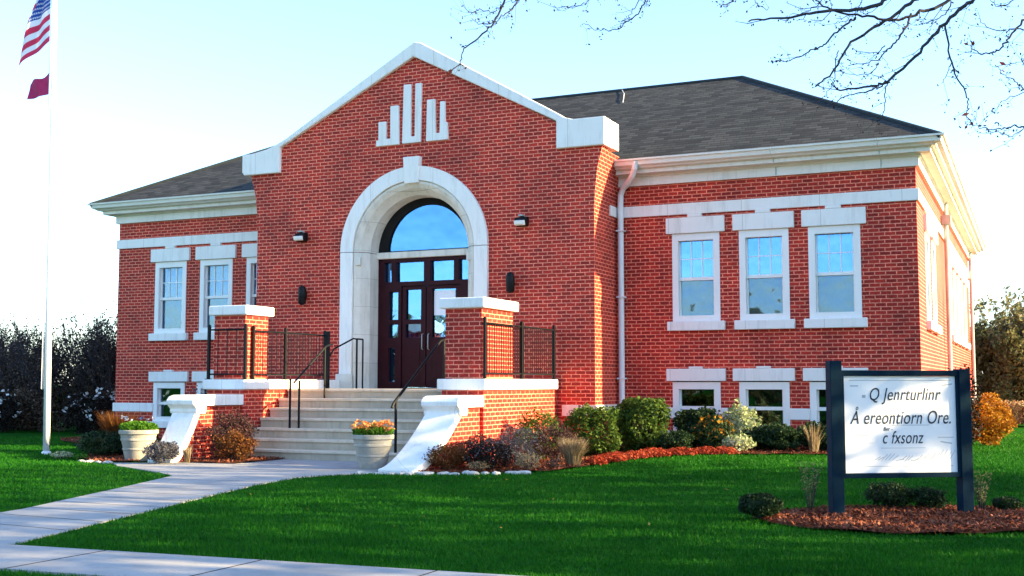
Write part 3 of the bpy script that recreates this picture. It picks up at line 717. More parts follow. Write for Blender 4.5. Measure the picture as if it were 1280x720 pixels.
def cheek(label, x0, x1, pier, ped_y, scroll_end, px0, px1):
    """cheek wall: brick body, cap slab, pier, pedestal with scroll running down to the path"""
    t = tag(empty('cheek_wall', ((x0+x1)/2, 18.4, 0)), label, 'cheek wall', 'cheek walls beside the steps')
    def sub(mb, n, mat, parent=None, **k):
        ob = mb.build(n, mat, **k); ob.parent = parent or t
        if parent is None: ob.matrix_parent_inverse = Matrix.Translation(t.location).inverted()
        return ob
    sub(MB().box(x0, x1, 18.37, YG - .002, -.1, 1.29), 'brick_base', M['brick'])
    sub(MB().box(x0 - .07, x1 + .07, 18.30, YG - .10, 1.295, 1.49), 'cap_slab', M['stone'], bevel=.02)
    p = sub(MB().box(pier[0], pier[1], 18.42, pier[2], 1.492, 2.74), 'pier', M['brick'])
    sub(MB().box(pier[0] - .09, pier[1] + .09, 18.33, pier[2] + .09, 2.742, 2.93), 'pier_cap', M['stone'], p, bevel=.025)
    # pedestal body under the cap and scroll
    c = []
    n = 14
    for i in range(n + 1):
        f = i/n; c.append((ped_y - (ped_y - scroll_end)*f, .90*(1-f)**1.55 + .07))
    body = [(18.365, -.1), (18.365, .985), (ped_y + .06, .985)] + [(y + .12, z - .11) for y, z in c[:-1]] + [(scroll_end + .16, -.1)]
    sub(MB().prism([body], px0 + .03, px1 - .03, axis='x'), 'pedestal', M['brick'])
    top_ = [(ped_y + .10, .90)] + c + [(scroll_end, -.05), (scroll_end + .14, -.05)] + [(y + .10, z - .10) for y, z in reversed(c[:-1])]
    sub(MB().prism([top_], px0 - .02, px1 + .02, axis='x'), 'scroll', M['stone'], bevel=.015)
    # moulded head and cap of the pedestal
    hd = [(ped_y - .04, .86), (ped_y - .07, .90), (ped_y - .06, .95), (ped_y - .10, .99), (ped_y - .16, 1.03), (ped_y - .17, 1.10), (ped_y - .10, 1.17), (ped_y + .02, 1.20), (18.36, 1.20), (18.36, 1.0), (ped_y + .22, 1.0), (ped_y + .20, .86)]
    sub(MB().prism([hd], px0 - .06, px1 + .06, axis='x'), 'pedestal_cap', M['stone'], bevel=.012)
    return t
cheek('brick cheek wall right of the steps, its long side sunlit, with white scroll and tall capped pier', -9.64, -8.82, (-9.60, -8.88, 19.76), 17.50, 15.88, -9.44, -8.86)
cheek('brick cheek wall left of the steps with white scroll behind the pale flower pot', -14.83, -13.97, (-14.72, -13.98, 19.15), 17.05, 16.38, -14.50, -14.00)

def rail_panel(t, a, b, z0, z1, ball=.10, posts=(True, True), post_h=.06, parts=True):
    a = Vector(a); b = Vector(b); L_ = (b - a).length; d = (b - a)/L_
    mp = MB()
    for f, on in ((0, posts[0]), (1, posts[1])):
        if on:
            p = a.lerp(b, f); m = MB(); m.box(p.x-.026, p.x+.026, p.y-.026, p.y+.026, z0, z1 + post_h); m.lathe([(.034, 0), (.034, .012), (.0, .03)], (p.x, p.y, z1 + post_h), 10)
            m.box(p.x-.05, p.x+.05, p.y-.05, p.y+.05, z0, z0 + .012)
            sub_rel(m, 'post', M['iron'], t, bevel=.003)
    for z in (z1 - .02, z0 + .10): sub_rel(MB().tube([(a.x, a.y, z), (b.x, b.y, z)], .018, 6), 'rail', M['iron'], t)
    n = max(2, int(L_/ball)); m = MB()
    for i in range(1, n):
        p = a.lerp(b, i/n); m.tube([(p.x, p.y, z0 + .10), (p.x, p.y, z1 - .03)], .0085, 6)
    sub_rel(m, 'balusters', M['iron'], t)
def sub_rel(mb, n, mat, t, **k):
    ob = mb.build(n, mat, **k); ob.parent = t; ob.matrix_parent_inverse = Matrix.Translation(t.location).inverted(); return ob
t = tag(empty('iron_railing', (-8.85, 20, 1.49)), 'black iron railing along the sunlit slab right of the steps', 'railing', 'railings on the cheek walls')
rail_panel(t, (-8.83, 18.44, 0), (-8.83, 20.05, 0), 1.49, 2.50)
rail_panel(t, (-8.83, 20.05, 0), (-8.83, 21.66, 0), 1.49, 2.50, posts=(False, True))
t = tag(empty('iron_railing', (-13.9, 20, 1.49)), 'black iron railing along the slab left of the steps', 'railing', 'railings on the cheek walls')
rail_panel(t, (-14.80, 18.36, 0), (-13.92, 18.36, 0), 1.49, 2.48, ball=.2)
rail_panel(t, (-13.93, 18.62, 0), (-13.93, 19.68, 0), 1.49, 2.46, ball=.14)
rail_panel(t, (-13.93, 19.68, 0), (-13.93, 21.12, 0), 1.49, 2.46, posts=(False, True))
m = MB(); m.box(-13.90, -13.82, 21.08, 21.16, 1.30, 2.53); sub_rel(m, 'newel', M['iron'], t, bevel=.004)

def handrail(loc, segs, label, rad=.022):
    t = tag(empty('handrail', loc), label, 'handrail', 'handrails on the steps')
    for nm, pts_, r in segs: sub_rel(MB().tube(pts_, r, 8), nm, M['iron'], t)
handrail((-10.4, 18.1, .185), [
    ('rail', [(-10.4, 17.92, .98), (-10.4, 17.98, 1.06), (-10.4, 19.75, 2.22), (-10.4, 20.0, 2.27), (-10.4, 20.3, 2.27)], .026),
    ('post', [(-10.4, 18.06, .15), (-10.4, 18.06, 1.10)], .026), ('post', [(-10.4, 19.9, 1.3), (-10.4, 19.9, 2.25)], .024)], 'black handrail climbing the right side of the steps behind the flower pot')
handrail((-12.95, 18.6, .5), [
    ('rail', [(-13.0, 18.66, 1.42), (-13.0, 19.75, 2.15), (-13.2, 20.3, 2.22)], .020),
    ('post', [(-13.08, 18.66, .50), (-13.08, 18.66, 1.50)], .022), ('post', [(-12.90, 18.70, .50), (-12.90, 18.70, 1.47)], .022), ('post', [(-13.0, 19.72, 1.0), (-13.0, 19.72, 2.13)], .018)], 'short black handrail on two posts at the left of the steps')
handrail((-13.3, 21.5, 1.3), [
    ('rail', [(-13.34, 21.5, 2.36), (-13.42, 21.46, 2.38), (-13.75, 21.2, 2.15), (-13.78, 21.1, 2.0)], .018),
    ('post', [(-13.36, 21.5, 1.3), (-13.36, 21.5, 2.37)], .022), ('post', [(-13.22, 21.52, 1.3), (-13.22, 21.52, 2.36)], .018), ('bracket', [(-13.22, 21.52, 2.36), (-13.36, 21.5, 2.37)], .018)], 'small black handrail at the top of the steps beside the left jamb of the arch')

# ------------------------------------------------------------------ flagpole and flags
fp = tag(empty('flagpole', (-18.06, 17.47, 0)), 'tall white flagpole standing on the lawn', 'flagpole')
m = MB(); m.tube([(0, 0, 0), (-.07, 0, 3.5), (-.14, 0, 7.5), (-.20, 0, 11.2)], [.068, .062, .050, .035], 18); m.build('pole', M['pole'], fp, smooth=True)
m = MB(); m.lathe([(.095, -.01), (.095, .04), (.075, .06), (.068, .06)], (0, 0, 0), 20); m.build('base_collar', M['pole'], fp, smooth=True)
m = MB(); m.tube([(-.085, -.06, 1.3), (-.13, -.065, 4), (-.19, -.055, 7.5), (-.235, -.04, 11)], .007, 5); m.tube([(-.10, -.09, 1.3), (-.21, -.04, 11)], .006, 5); m.build('halyard', M['downpipe'], fp)
m = MB(); m.lathe([(0, -.09), (.06, -.07), (.09, 0), (.06, .07), (0, .09)], (-.20, 0, 11.28), 16); m.build('finial', M['pole'], fp, smooth=True)

def cloth(name, mat, fn, nu=34, nv=40, solid=.004):
    me = D.meshes.new(name); vs = []; uvs = []
    for j in range(nv+1):
        for i in range(nu+1): vs.append(fn(i/nu, j/nv)); uvs.append((i/nu, j/nv))
    fs = [(j*(nu+1)+i, j*(nu+1)+i+1, (j+1)*(nu+1)+i+1, (j+1)*(nu+1)+i) for j in range(nv) for i in range(nu)]
    me.from_pydata(vs, [], fs); ul = me.uv_layers.new(name='UVMap')
    for lp in me.loops: ul.data[lp.index].uv = uvs[lp.vertex_index]
    for p in me.polygons: p.use_smooth = True
    me.materials.append(mat); o = D.objects.new(name, me); COL.objects.link(o); return o
def f1(u, v):
    z = 9.95 - 1.52*v; x = -18.27 - .01 + .02*(9.3 - z)*.5
    w_ = u*(1 + .05*math.sin(v*9))
    return (x - w_*(.14 + .86*v**1.1), 17.40 + .09*math.sin(u*9 + v*5)*u - .03*math.cos(v*11)*u, z - w_*(.10 + .44*v) + .035*math.sin(u*8 + v*4)*u)
tag(cloth('flag', M['flag'], f1), 'red and white striped flag with blue canton drooping from the white pole', 'flag')
def f2(u, v):
    return (-18.27 - u*.57, 17.42 + .05*math.sin(u*8 + v*2)*u, 7.78 - .46*v - u*(.20*(1-v) + .05*v) - .04*math.sin(u*6)*(1-v))
tag(cloth('flag', M['maroon_cloth'], f2, 16, 12), 'small plain maroon flag below the striped flag', 'flag')
# ------------------------------------------------------------------ plants
LM = {
 'green': leaf_mat('mid_green_leaf', [(.012, .030, .006), (.035, .075, .012), (.085, .14, .022), (.17, .20, .045)], .3),
 'dark': leaf_mat('dark_green_leaf', [(.006, .016, .007), (.013, .032, .012), (.028, .055, .018), (.05, .08, .028)], .2),
 'black': leaf_mat('blackish_green_leaf', [(.004, .004, .003), (.008, .007, .005), (.016, .011, .008), (.04, .024, .018)], .1, clump=.8),
 'purple': leaf_mat('purple_brown_leaf', [(.018, .008, .012), (.045, .020, .022), (.085, .045, .035), (.14, .08, .05)], .2),
 'rust': leaf_mat('rusty_leaf', [(.04, .012, .008), (.11, .035, .012), (.20, .075, .02), (.28, .14, .03)], .3),
 'tan': leaf_mat('dry_tan_grass', [(.12, .075, .035), (.26, .18, .09), (.40, .30, .17), (.52, .42, .27)], .3),
 'grey': leaf_mat('grey_lavender_leaf', [(.03, .03, .04), (.07, .07, .085), (.13, .12, .13), (.2, .19, .18)], .2),
 'redcover': leaf_mat('red_groundcover', [(.10, .012, .008), (.26, .03, .015), (.42, .07, .03), (.5, .16, .06)], .25),
 'pale': leaf_mat('variegated_leaf', [(.05, .10, .03), (.20, .26, .10), (.48, .5, .30), (.65, .65, .48)], .3),
 'orange': leaf_mat('orange_autumn_leaf', [(.09, .03, .006), (.24, .09, .008), (.42, .19, .015), (.5, .30, .03)], .35),
 'hedge': leaf_mat('bare_hedge_leaf', [(.012, .008, .005), (.036, .023, .014), (.11, .07, .046), (.30, .20, .15)], .1, clump=.9),
 'autumn': leaf_mat('olive_autumn_leaf', [(.06, .062, .025), (.15, .145, .05), (.27, .26, .10), (.38, .27, .17)], .35, clump=1.2),
 'flower_or': leaf_mat('orange_pink_petal', [(.62, .08, .04), (.78, .26, .06), (.80, .40, .16), (.82, .55, .06)], .3, clump=9),
 'flower_wh': leaf_mat('white_petal', [(.6, .6, .55), (.75, .75, .72), (.85, .84, .82)], .3),
 'flower_bl': leaf_mat('blue_grey_petal', [(.10, .11, .2), (.25, .28, .4), (.6, .6, .7)], .3, clump=9),
 'lime': leaf_mat('bright_green_leaf', [(.03, .09, .008), (.07, .19, .012), (.16, .32, .03)], .4, clump=6),
}
def crown_pts(n, rx, ry, h, z0=0, flat=.0, surf=.55, bump=.18, seed=0):
    g_ = np.random.default_rng(seed)
    d = g_.normal(size=(n, 3)); d /= np.linalg.norm(d, axis=1)[:, None]
    r = surf + (1-surf)*g_.uniform(0, 1, n)**.6
    ph = g_.uniform(0, 6, 6)
    b = 1 + bump*(np.sin(d[:, 0]*5 + ph[0]) * np.cos(d[:, 1]*4 + ph[1]) + .7*np.sin(d[:, 2]*6 + ph[2] + d[:, 0]*3)) + bump*.5*np.sin(d[:, 1]*11 + ph[3])*np.sin(d[:, 0]*9 + ph[4])
    p = d*(r*b)[:, None]
    # boxier: superellipsoid
    if flat: p = np.sign(p)*np.abs(p)**(1-flat)
    return np.column_stack([p[:, 0]*rx, p[:, 1]*ry, z0 + h/2 + p[:, 2]*h/2]), g_
def leaf_quads(C, s, g_, up=.4, aspect=.55):
    n = len(C); nrm = g_.normal(size=(n, 3)); nrm[:, 2] += up; nrm /= np.linalg.norm(nrm, axis=1)[:, None]
    a = np.cross(nrm, g_.normal(size=(n, 3))); a /= np.linalg.norm(a, axis=1)[:, None]; b = np.cross(nrm, a)
    s = (s*g_.uniform(.6, 1.3, n))[:, None]
    return np.stack([C - a*s, C - b*s*aspect, C + a*s, C + b*s*aspect], 1)
def stems(rx, ry, h, n, rad, g_, base=.15, mat='twig'):
    m = MB()
    for i in range(n):
        a = g_.uniform(0, 6.28); q = g_.uniform(.3, .95)
        p0 = Vector((math.cos(a)*rx*base, math.sin(a)*ry*base, 0)); p2 = Vector((math.cos(a)*rx*q, math.sin(a)*ry*q, h*g_.uniform(.55, 1.0)))
        p1 = (p0 + p2)/2 + Vector((g_.normal()*.08*rx, g_.normal()*.08*rx, h*.08))
        m.tube([p0, p1, p2], [rad, rad*.7, rad*.3], 5, cap=False)
    return m
SEED = [100]
def shrub(x, y, rx, h, leaf, mat, label, n=3500, name='shrub', cat='shrub', ry=None, group=None, up=.4, flat=.0, surf=.5, bump=.18, z0=.02, zb=None, flowers=None, aspect=.55, twigs=14, trad=.006):
    SEED[0] += 1; ry = ry or rx; zb = gz(x, y) + .03 if zb is None else zb
    t = tag(empty(name, (x, y, zb), random.uniform(0, 6)), label, cat, group)
    C, g_ = crown_pts(n, rx, ry, h - z0, z0, flat, surf, bump, SEED[0])
    raw_mesh('foliage', leaf_quads(C, leaf, g_, up, aspect), 4, LM[mat], t)
    stems(rx, ry, h, twigs, trad, g_).build('stems', M['twig'], t, fix=False)
    if flowers:
        fm, fn, fs = flowers; C, g_ = crown_pts(fn, rx*1.02, ry*1.02, h*1.04, 0, flat, .95, bump, SEED[0])
        C = C[C[:, 2] > h*.35]; raw_mesh('flowers', leaf_quads(C, fs, g_, 1, .9), 4, LM[fm], t)['kind'] = 'stuff'
    return t
def tuft(x, y, r, h, mat, label, n=900, wd=.004, spread=.8, name='ornamental_grass', cat='grass clump', group=None, plume=None):
    SEED[0] += 1; g_ = np.random.default_rng(SEED[0]); zb = gz(x, y) + .03
    t = tag(empty(name, (x, y, zb)), label, cat, group)
    a = g_.uniform(0, 6.283, n); rr = r*.35*np.sqrt(g_.uniform(0, 1, n)); hh = h*g_.uniform(.55, 1.05, n)
    out = r*spread*g_.uniform(.1, 1, n)
    bx, by = np.cos(a)*rr, np.sin(a)*rr; tx, ty = bx + np.cos(a)*out, by + np.sin(a)*out
    px_, py_ = -np.sin(a + g_.normal(0, .8, n))*wd, np.cos(a + g_.normal(0, .8, n))*wd
    mz = hh*.62; mxx, myy = bx*.5 + tx*.5 - np.cos(a)*out*.18, by*.5 + ty*.5 - np.sin(a)*out*.18
    B0 = np.column_stack([bx-px_, by-py_, 0*a]); B1 = np.column_stack([bx+px_, by+py_, 0*a])
    M0 = np.column_stack([mxx-px_, myy-py_, mz]); M1 = np.column_stack([mxx+px_, myy+py_, mz]); T = np.column_stack([tx, ty, hh])
    V = np.concatenate([np.stack([B0, B1, M1, M0], 1), np.stack([M0, M1, T, T + 1e-4], 1)])
    raw_mesh('blades', V, 4, LM[mat], t)
    if plume:
        k = n//3; C = T[:k] + g_.normal(0, .012, (k, 3)); raw_mesh('seed_heads', leaf_quads(C, .018, g_, 0, .4), 4, LM[plume], t)
    return t

# right-hand bed, from the scroll to the far corner
shrub(-8.62, 16.62, .30, .40, .022, 'rust', 'low rusty brown shrub at the foot of the right white scroll', 2200, ry=.36)
shrub(-8.48, 17.45, .36, .52, .020, 'purple', 'dark purplish shrub against the sunlit brick of the right cheek wall', 3000, ry=.5)
shrub(-8.02, 16.95, .42, .46, .018, 'black', 'blackish twiggy mound in front of the right cheek wall', 3600, flowers=('grey', 500, .016))
shrub(-7.93, 17.75, .40, .66, .016, 'grey', 'grey lavender shrub with feathery top beside the tan grass', 3200, bump=.25)
shrub(-8.05, 16.62, .20, .17, .014, 'tan', 'tiny pale dried plant by the edging rocks, in front of the blackish mound', 500)
shrub(-8.22, 19.45, .45, .86, .028, 'green', 'upright green shrub close to the sunlit cheek wall', 3600)
shrub(-7.55, 18.6, .42, .70, .020, 'purple', 'purple brown shrub between green bushes and tan grass', 3200, bump=.25)
tuft(-6.98, 17.95, .30, .46, 'tan', 'pale tan tuft of ornamental grass at the bed edge near the red groundcover', 1300, .004)
shrub(-7.42, 17.1, .22, .26, .018, 'tan', 'small dry tan plant at the curved bed edge next to the lawn', 700)
shrub(-7.1, 17.35, .16, .16, .014, 'purple', 'tiny brown plant between the two tan plants', 400)
shrub(-7.55, 20.35, .52, .96, .036, 'green', 'round light green bush left of the white downpipe', 5200, flat=.15, surf=.6)
shrub(-6.86, 21.25, .50, 1.02, .040, 'green', 'boxy light green bush right of the white downpipe', 5600, flat=.25, surf=.6)
shrub(-7.3, 22.2, .34, 1.02, .04, 'dark', 'dark bush against the wing wall behind the two light green bushes', 2200)
shrub(-6.05, 22.25, .48, .80, .035, 'dark', 'dark green bush under the left basement window of the right wing', 4600)
shrub(-5.25, 22.35, .36, .84, .038, 'pale', 'variegated white and green bush between two basement windows', 3000, bump=.25)
shrub(-5.60, 21.70, .36, .62, .030, 'dark', 'low dark bush with orange and yellow flowers below the basement windows', 2400, flowers=('orange', 170, .035))
shrub(-6.15, 21.1, .34, .40, .028, 'dark', 'small dark green mound behind the red groundcover', 2000)
shrub(-5.05, 21.35, .28, .34, .035, 'pale', 'low pale green plant at the lawn edge below the variegated bush', 1100)
shrub(-4.55, 22.1, .60, .48, .038, 'dark', 'wide dark green bush under the middle basement window', 5200, ry=.45)
shrub(-3.75, 22.3, .45, .50, .035, 'dark', 'dark green bush just left of the notice board post', 3400)
tuft(-3.75, 21.75, .24, .55, 'tan', 'thin dry grass clump beside the dark bush left of the notice board', 120, .004)
shrub(-2.85, 22.45, .5, .55, .035, 'dark', 'dark green bush near the corner, seen past the notice board', 3200)
shrub(-1.35, 23.9, .42, 1.55, .035, 'black', 'slim dark shrub at the sunlit corner behind the notice board', 2400)
shrub(-.98, 26.2, .56, 1.02, .032, 'orange', 'bright orange autumn bush by the side wall', 6000, bump=.12, name='autumn_bush')
SEED[0] += 1
g2_ = np.random.default_rng(55); q = []
for cx, cy, r_ in [(-6.72, 18.35, .16), (-6.62, 18.9, .2), (-6.45, 19.4, .24), (-6.2, 19.9, .26), (-5.85, 20.35, .26), (-5.5, 20.75, .26), (-6.75, 19.3, .3), (-6.35, 20.2, .3), (-5.2, 20.95, .2)]:
    k = 900; a = g2_.uniform(0, 6.28, k); rr = r_*np.sqrt(g2_.uniform(0, 1, k)); x_ = cx + np.cos(a)*rr*1.2; y_ = cy + np.sin(a)*rr*1.2
    q.append(np.column_stack([x_, y_, gz_np(x_, y_) + .03 + g2_.uniform(0, .13, k)*(1 - (rr/r_)**2*.7)]))
tag(raw_mesh('groundcover', leaf_quads(np.vstack(q), .024, g2_, 1), 4, LM['redcover']), 'low red groundcover along the curved edge of the right bed', 'groundcover', kind='stuff')

# left of the steps
tuft(-16.45, 17.75, .46, .84, 'rust', 'rusty ornamental grass clump at the left end of the bed', 2200, .005)
shrub(-16.25, 17.1, .50, .46, .028, 'dark', 'low dark green bush beneath the rusty grass', 3200)
shrub(-15.75, 17.6, .34, .62, .03, 'dark', 'dark green bush directly left of the pale flower pot', 2400)
shrub(-16.72, 16.55, .20, .14, .02, 'pale', 'flat whitish green plant at the lawn edge left of the pot', 700, zb=.0)
shrub(-16.05, 16.35, .13, .12, .018, 'lime', 'tiny bright green plant at the lawn edge beside the left pot', 350, zb=.0)
shrub(-15.3, 18.6, .30, 1.25, .028, 'grey', 'thin grey shrub against the basement window behind the left pot', 1200, surf=.2)
shrub(-13.98, 16.12, .33, .38, .022, 'grey', 'grey dark mound at the foot of the left scroll', 3000, ry=.28)
shrub(-13.42, 17.35, .44, .82, .022, 'purple', 'purple brown bush hiding the left end of the steps', 5200, ry=.36, bump=.25)
shrub(-13.1, 17.05, .34, .50, .022, 'rust', 'reddish brown bush at the lowest step', 2600, ry=.24, bump=.25)
tuft(-13.6, 16.35, .12, .32, 'tan', 'small pale dry tuft in front of the grey mound', 140, .004)

# planters with flowers
def planter(x, y, label, grp='stone flower pots flanking the steps'):
    t = tag(empty('flower_pot', (x, y, .014), random.uniform(0, 3)), label, 'flower pot', grp)
    k_ = .80
    m = MB(); m.lathe([(r_*k_, z_) for r_, z_ in [(.27, 0), (.285, .03), (.33, .19), (.345, .20), (.345, .225), (.335, .235), (.375, .36), (.392, .37), (.392, .40), (.382, .41), (.40, .47), (.435, .49), (.44, .545), (.42, .56), (.385, .555), (.37, .49)]], n=56)
    m.build('pot', M['pot'], t, smooth=False)
    m = MB(); m.lathe([(.28, .46), (.298, .50), (.16, .52), (0, .525)], n=24); m.build('soil', M['soil'], t)
    return t
def potplants(x, y, label, fm, n, fsize, hmax):
    SEED[0] += 1; g_ = np.random.default_rng(SEED[0]); t = tag(empty('potted_flowers', (x, y, .53)), label, 'flowers')
    a = g_.uniform(0, 6.28, 2600); r = .335*np.sqrt(g_.uniform(0, 1, 2600)); z = g_.uniform(-.02, .20, 2600)*(1 - .35*(r/.335)**2) + .0
    raw_mesh('foliage', leaf_quads(np.column_stack([np.cos(a)*r, np.sin(a)*r, z]), .032, g_, .3, .4), 4, LM['lime'], t)
    k = n; a = g_.uniform(0, 6.28, k); r = .335*np.sqrt(g_.uniform(0, 1, k)); z = g_.uniform(.10, hmax, k)
    C0 = np.column_stack([np.cos(a)*r, np.sin(a)*r, z]); C = np.repeat(C0, 7, 0) + g_.normal(0, fsize*.5, (k*7, 3))
    raw_mesh('blossoms', leaf_quads(C, fsize, g_, .8, .8), 4, LM[fm], t)['kind'] = 'stuff'
planter(-10.0, 16.62, 'round pale stone pot at the right front of the steps')
potplants(-10.0, 16.62, 'orange and pink flowers over bright green leaves in the right pot', 'flower_or', 75, .030, .26)
planter(-14.93, 16.60, 'round pale stone pot in front of the left scroll')
potplants(-14.93, 16.60, 'leafy green plants with pale blue blossoms in the left pot', 'flower_bl', 12, .022, .30)

# edging rocks
def rock(x, y, s, seed, label):
    g_ = np.random.default_rng(seed); bm = bmesh.new(); bmesh.ops.create_icosphere(bm, subdivisions=2, radius=1)
    for v in bm.verts:
        f = 1 + .16*math.sin(v.co.x*4 + seed) + .12*math.sin(v.co.y*5 + seed*2) + g_.uniform(-.06, .06); v.co = Vector((v.co.x*s*f*1.25, v.co.y*s*f*.8, v.co.z*s*.42*f + s*.15))
    me = D.meshes.new('edging_rock'); bm.to_mesh(me); bm.free(); me.materials.append(M['rock'])
    o = D.objects.new('edging_rock', me); COL.objects.link(o); o.location = (x, y, gz(x, y)); o.rotation_euler = (0, 0, g_.uniform(0, 3))
    return tag(o, label, 'rock', 'pale rocks edging the beds')
ln = [(-9.66 + 2.3*i/15 + .05*math.sin(i*5.1), 15.70 + .98*(i/15)**1.5 + .05*math.sin(i*3.3)) for i in range(16)]
for i, (x, y) in enumerate(ln):
    rock(x, y, random.uniform(.06, .115), 3+i, 'pale edging rock in the row from the right scroll along the lawn')
for i, (x, y) in enumerate([(-15.5, 16.0), (-15.25, 15.95), (-15.0, 15.92), (-15.8, 16.1)]):
    rock(x, y, random.uniform(.06, .09), 31+i, 'small pale rock in the row in front of the left flower pot')

# ------------------------------------------------------------------ notice board
ang = math.atan2(13.38-12.61, -.73+1.95)
sg = tag(empty('notice_board', (-1.95, 12.61, 0), ang), 'white notice board with script lettering between two dark blue posts', 'sign')
W = 1.445
m = MB(); m.box(-.065, .065, -.065, .065, -.1, 1.645); m.build('post', M['navy'], sg, bevel=.006)
m = MB(); m.box(W-.065, W+.065, -.065, .065, -.1, 1.56); m.build('post', M['navy'], sg, bevel=.006)
m = MB(); m.box(.066, W-.066, -.05, .05, 1.485, 1.545); m.build('frame_rail', M['navy'], sg, bevel=.005)
m = MB(); m.box(.066, W-.066, -.05, .05, .415, .465); m.build('frame_rail', M['navy'], sg, bevel=.005)
m = MB(); m.box(.066, .090, -.05, .05, .465, 1.485); m.box(W-.090, W-.066, -.05, .05, .465, 1.485); m.build('frame_side', M['navy'], sg)
m = MB(); m.box(.0905, W-.0905, -.02, .02, .466, 1.484); pn = m.build('panel', M['panel'], sg)
def text(s, cx, z, size, width, mat, shear=.28, off=0.0, sp=1.05):
    cu = D.curves.new('txt', 'FONT'); cu.body = s; cu.size = size; cu.shear = shear; cu.align_x = 'CENTER'; cu.align_y = 'CENTER'; cu.extrude = .0012; cu.offset = off; cu.space_character = sp
    o = D.objects.new('txt', cu); COL.objects.link(o); bpy.context.view_layer.update()
    me = D.meshes.new_from_object(o.evaluated_get(bpy.context.evaluated_depsgraph_get())); D.objects.remove(o)
    xs_ = [v.co.x for v in me.vertices]; wd = max(xs_) - min(xs_); k = width/wd; mid = (max(xs_)+min(xs_))/2
    for v in me.vertices: x, y, zz = v.co; v.co = (cx + (x-mid)*k, -.0225 - zz, z + y)
    me.materials.clear(); me.materials.append(mat)
    L_ = D.objects.new('lettering', me); COL.objects.link(L_); L_.parent = pn; return L_
cxs = W/2
text('Q Jenrturlinr', cxs + .065, 1.285, .19, .80, M['ink'])
text('Å ereontiorn Ore.', cxs + .005, 1.04, .20, 1.13, M['ink'])
text('c fxsonz', cxs + .03, .83, .19, .46, M['ink'])
text('Ber -', cxs - .14, .925, .06, .10, M['ink'])
m = MB()
def ln2(x0, x1, z, h=.004, z1=None): 
    z1 = z if z1 is None else z1; m.add([(x0, -.0215, z-h/2), (x1, -.0215, z1-h/2), (x1, -.0215, z1+h/2), (x0, -.0215, z+h/2)], [(0, 1, 2, 3)])
ln2(.16, W-.14, 1.437, .007); ln2(.14, W-.14, .535, .006); ln2(.55, 1.05, .965, .006); ln2(.5, 1.0, .725, .005)
ln2(.17, .26, 1.38, .012); ln2(.3, .34, 1.27, .03); ln2(1.2, 1.32, 1.385, .012, 1.40); ln2(1.17, 1.30, .79, .012, .77); ln2(1.14, 1.32, .835, .008); ln2(.2, .42, .78); ln2(.2, .36, .86)
for k in range(3): ln2(1.0, 1.25, 1.17 - .02*k, .003)
# faint line drawing at the foot of the panel
g3_ = np.random.default_rng(4)
for (x0, x1, zt) in ((.42, .66, .68), (.66, .86, .64), (.86, 1.08, .66), (1.04, 1.30, .71)):
    for k in range(6):
        a_ = x0 + (x1-x0)*k/6; ln2(a_, a_ + (x1-x0)*.3, .58 + g3_.uniform(0, .02), .008, zt - abs(k-3)*.015 + g3_.uniform(-.02, .02))
ob = m.build('line_drawing', M['ink_grey'], pn)

shrub(-2.62, 12.02, .225, .25, .018, 'dark', 'small dark round bush at the left tip of the notice board bed', 3200, surf=.7, bump=.06)
shrub(-.33, 13.78, .15, .15, .016, 'dark', 'tiny dark round bush right of the notice board', 1400, surf=.7, bump=.06)
shrub(-1.52, 13.55, .26, .28, .018, 'dark', 'dark bush behind the notice board, nearer its left post', 2600)
shrub(-1.12, 13.62, .20, .24, .018, 'dark', 'smaller dark bush behind the notice board, nearer its right post', 1800)
def sparse(x, y, h, r, n, label):
    SEED[0] += 1; g_ = np.random.default_rng(SEED[0]); t = tag(empty('young_shrub', (x, y, gz(x, y)+.03)), label, 'shrub')
    stems(r, r, h, 16, .0035, g_, .12).build('stems', M['twig'], t, fix=False)
    z = g_.uniform(.1, 1.0, n)*h; a = g_.uniform(0, 6.28, n); q_ = r*(z/h)*g_.uniform(.2, 1, n)
    raw_mesh('foliage', leaf_quads(np.column_stack([np.cos(a)*q_, np.sin(a)*q_, z]), .014, g_), 4, LM['autumn'], t)
sparse(-2.28, 12.95, .52, .17, 420, 'thin upright shrub with tiny leaves left of the taller blue post')
sparse(-.58, 13.75, .42, .14, 320, 'thin upright shrub with tiny leaves right of the shorter blue post')

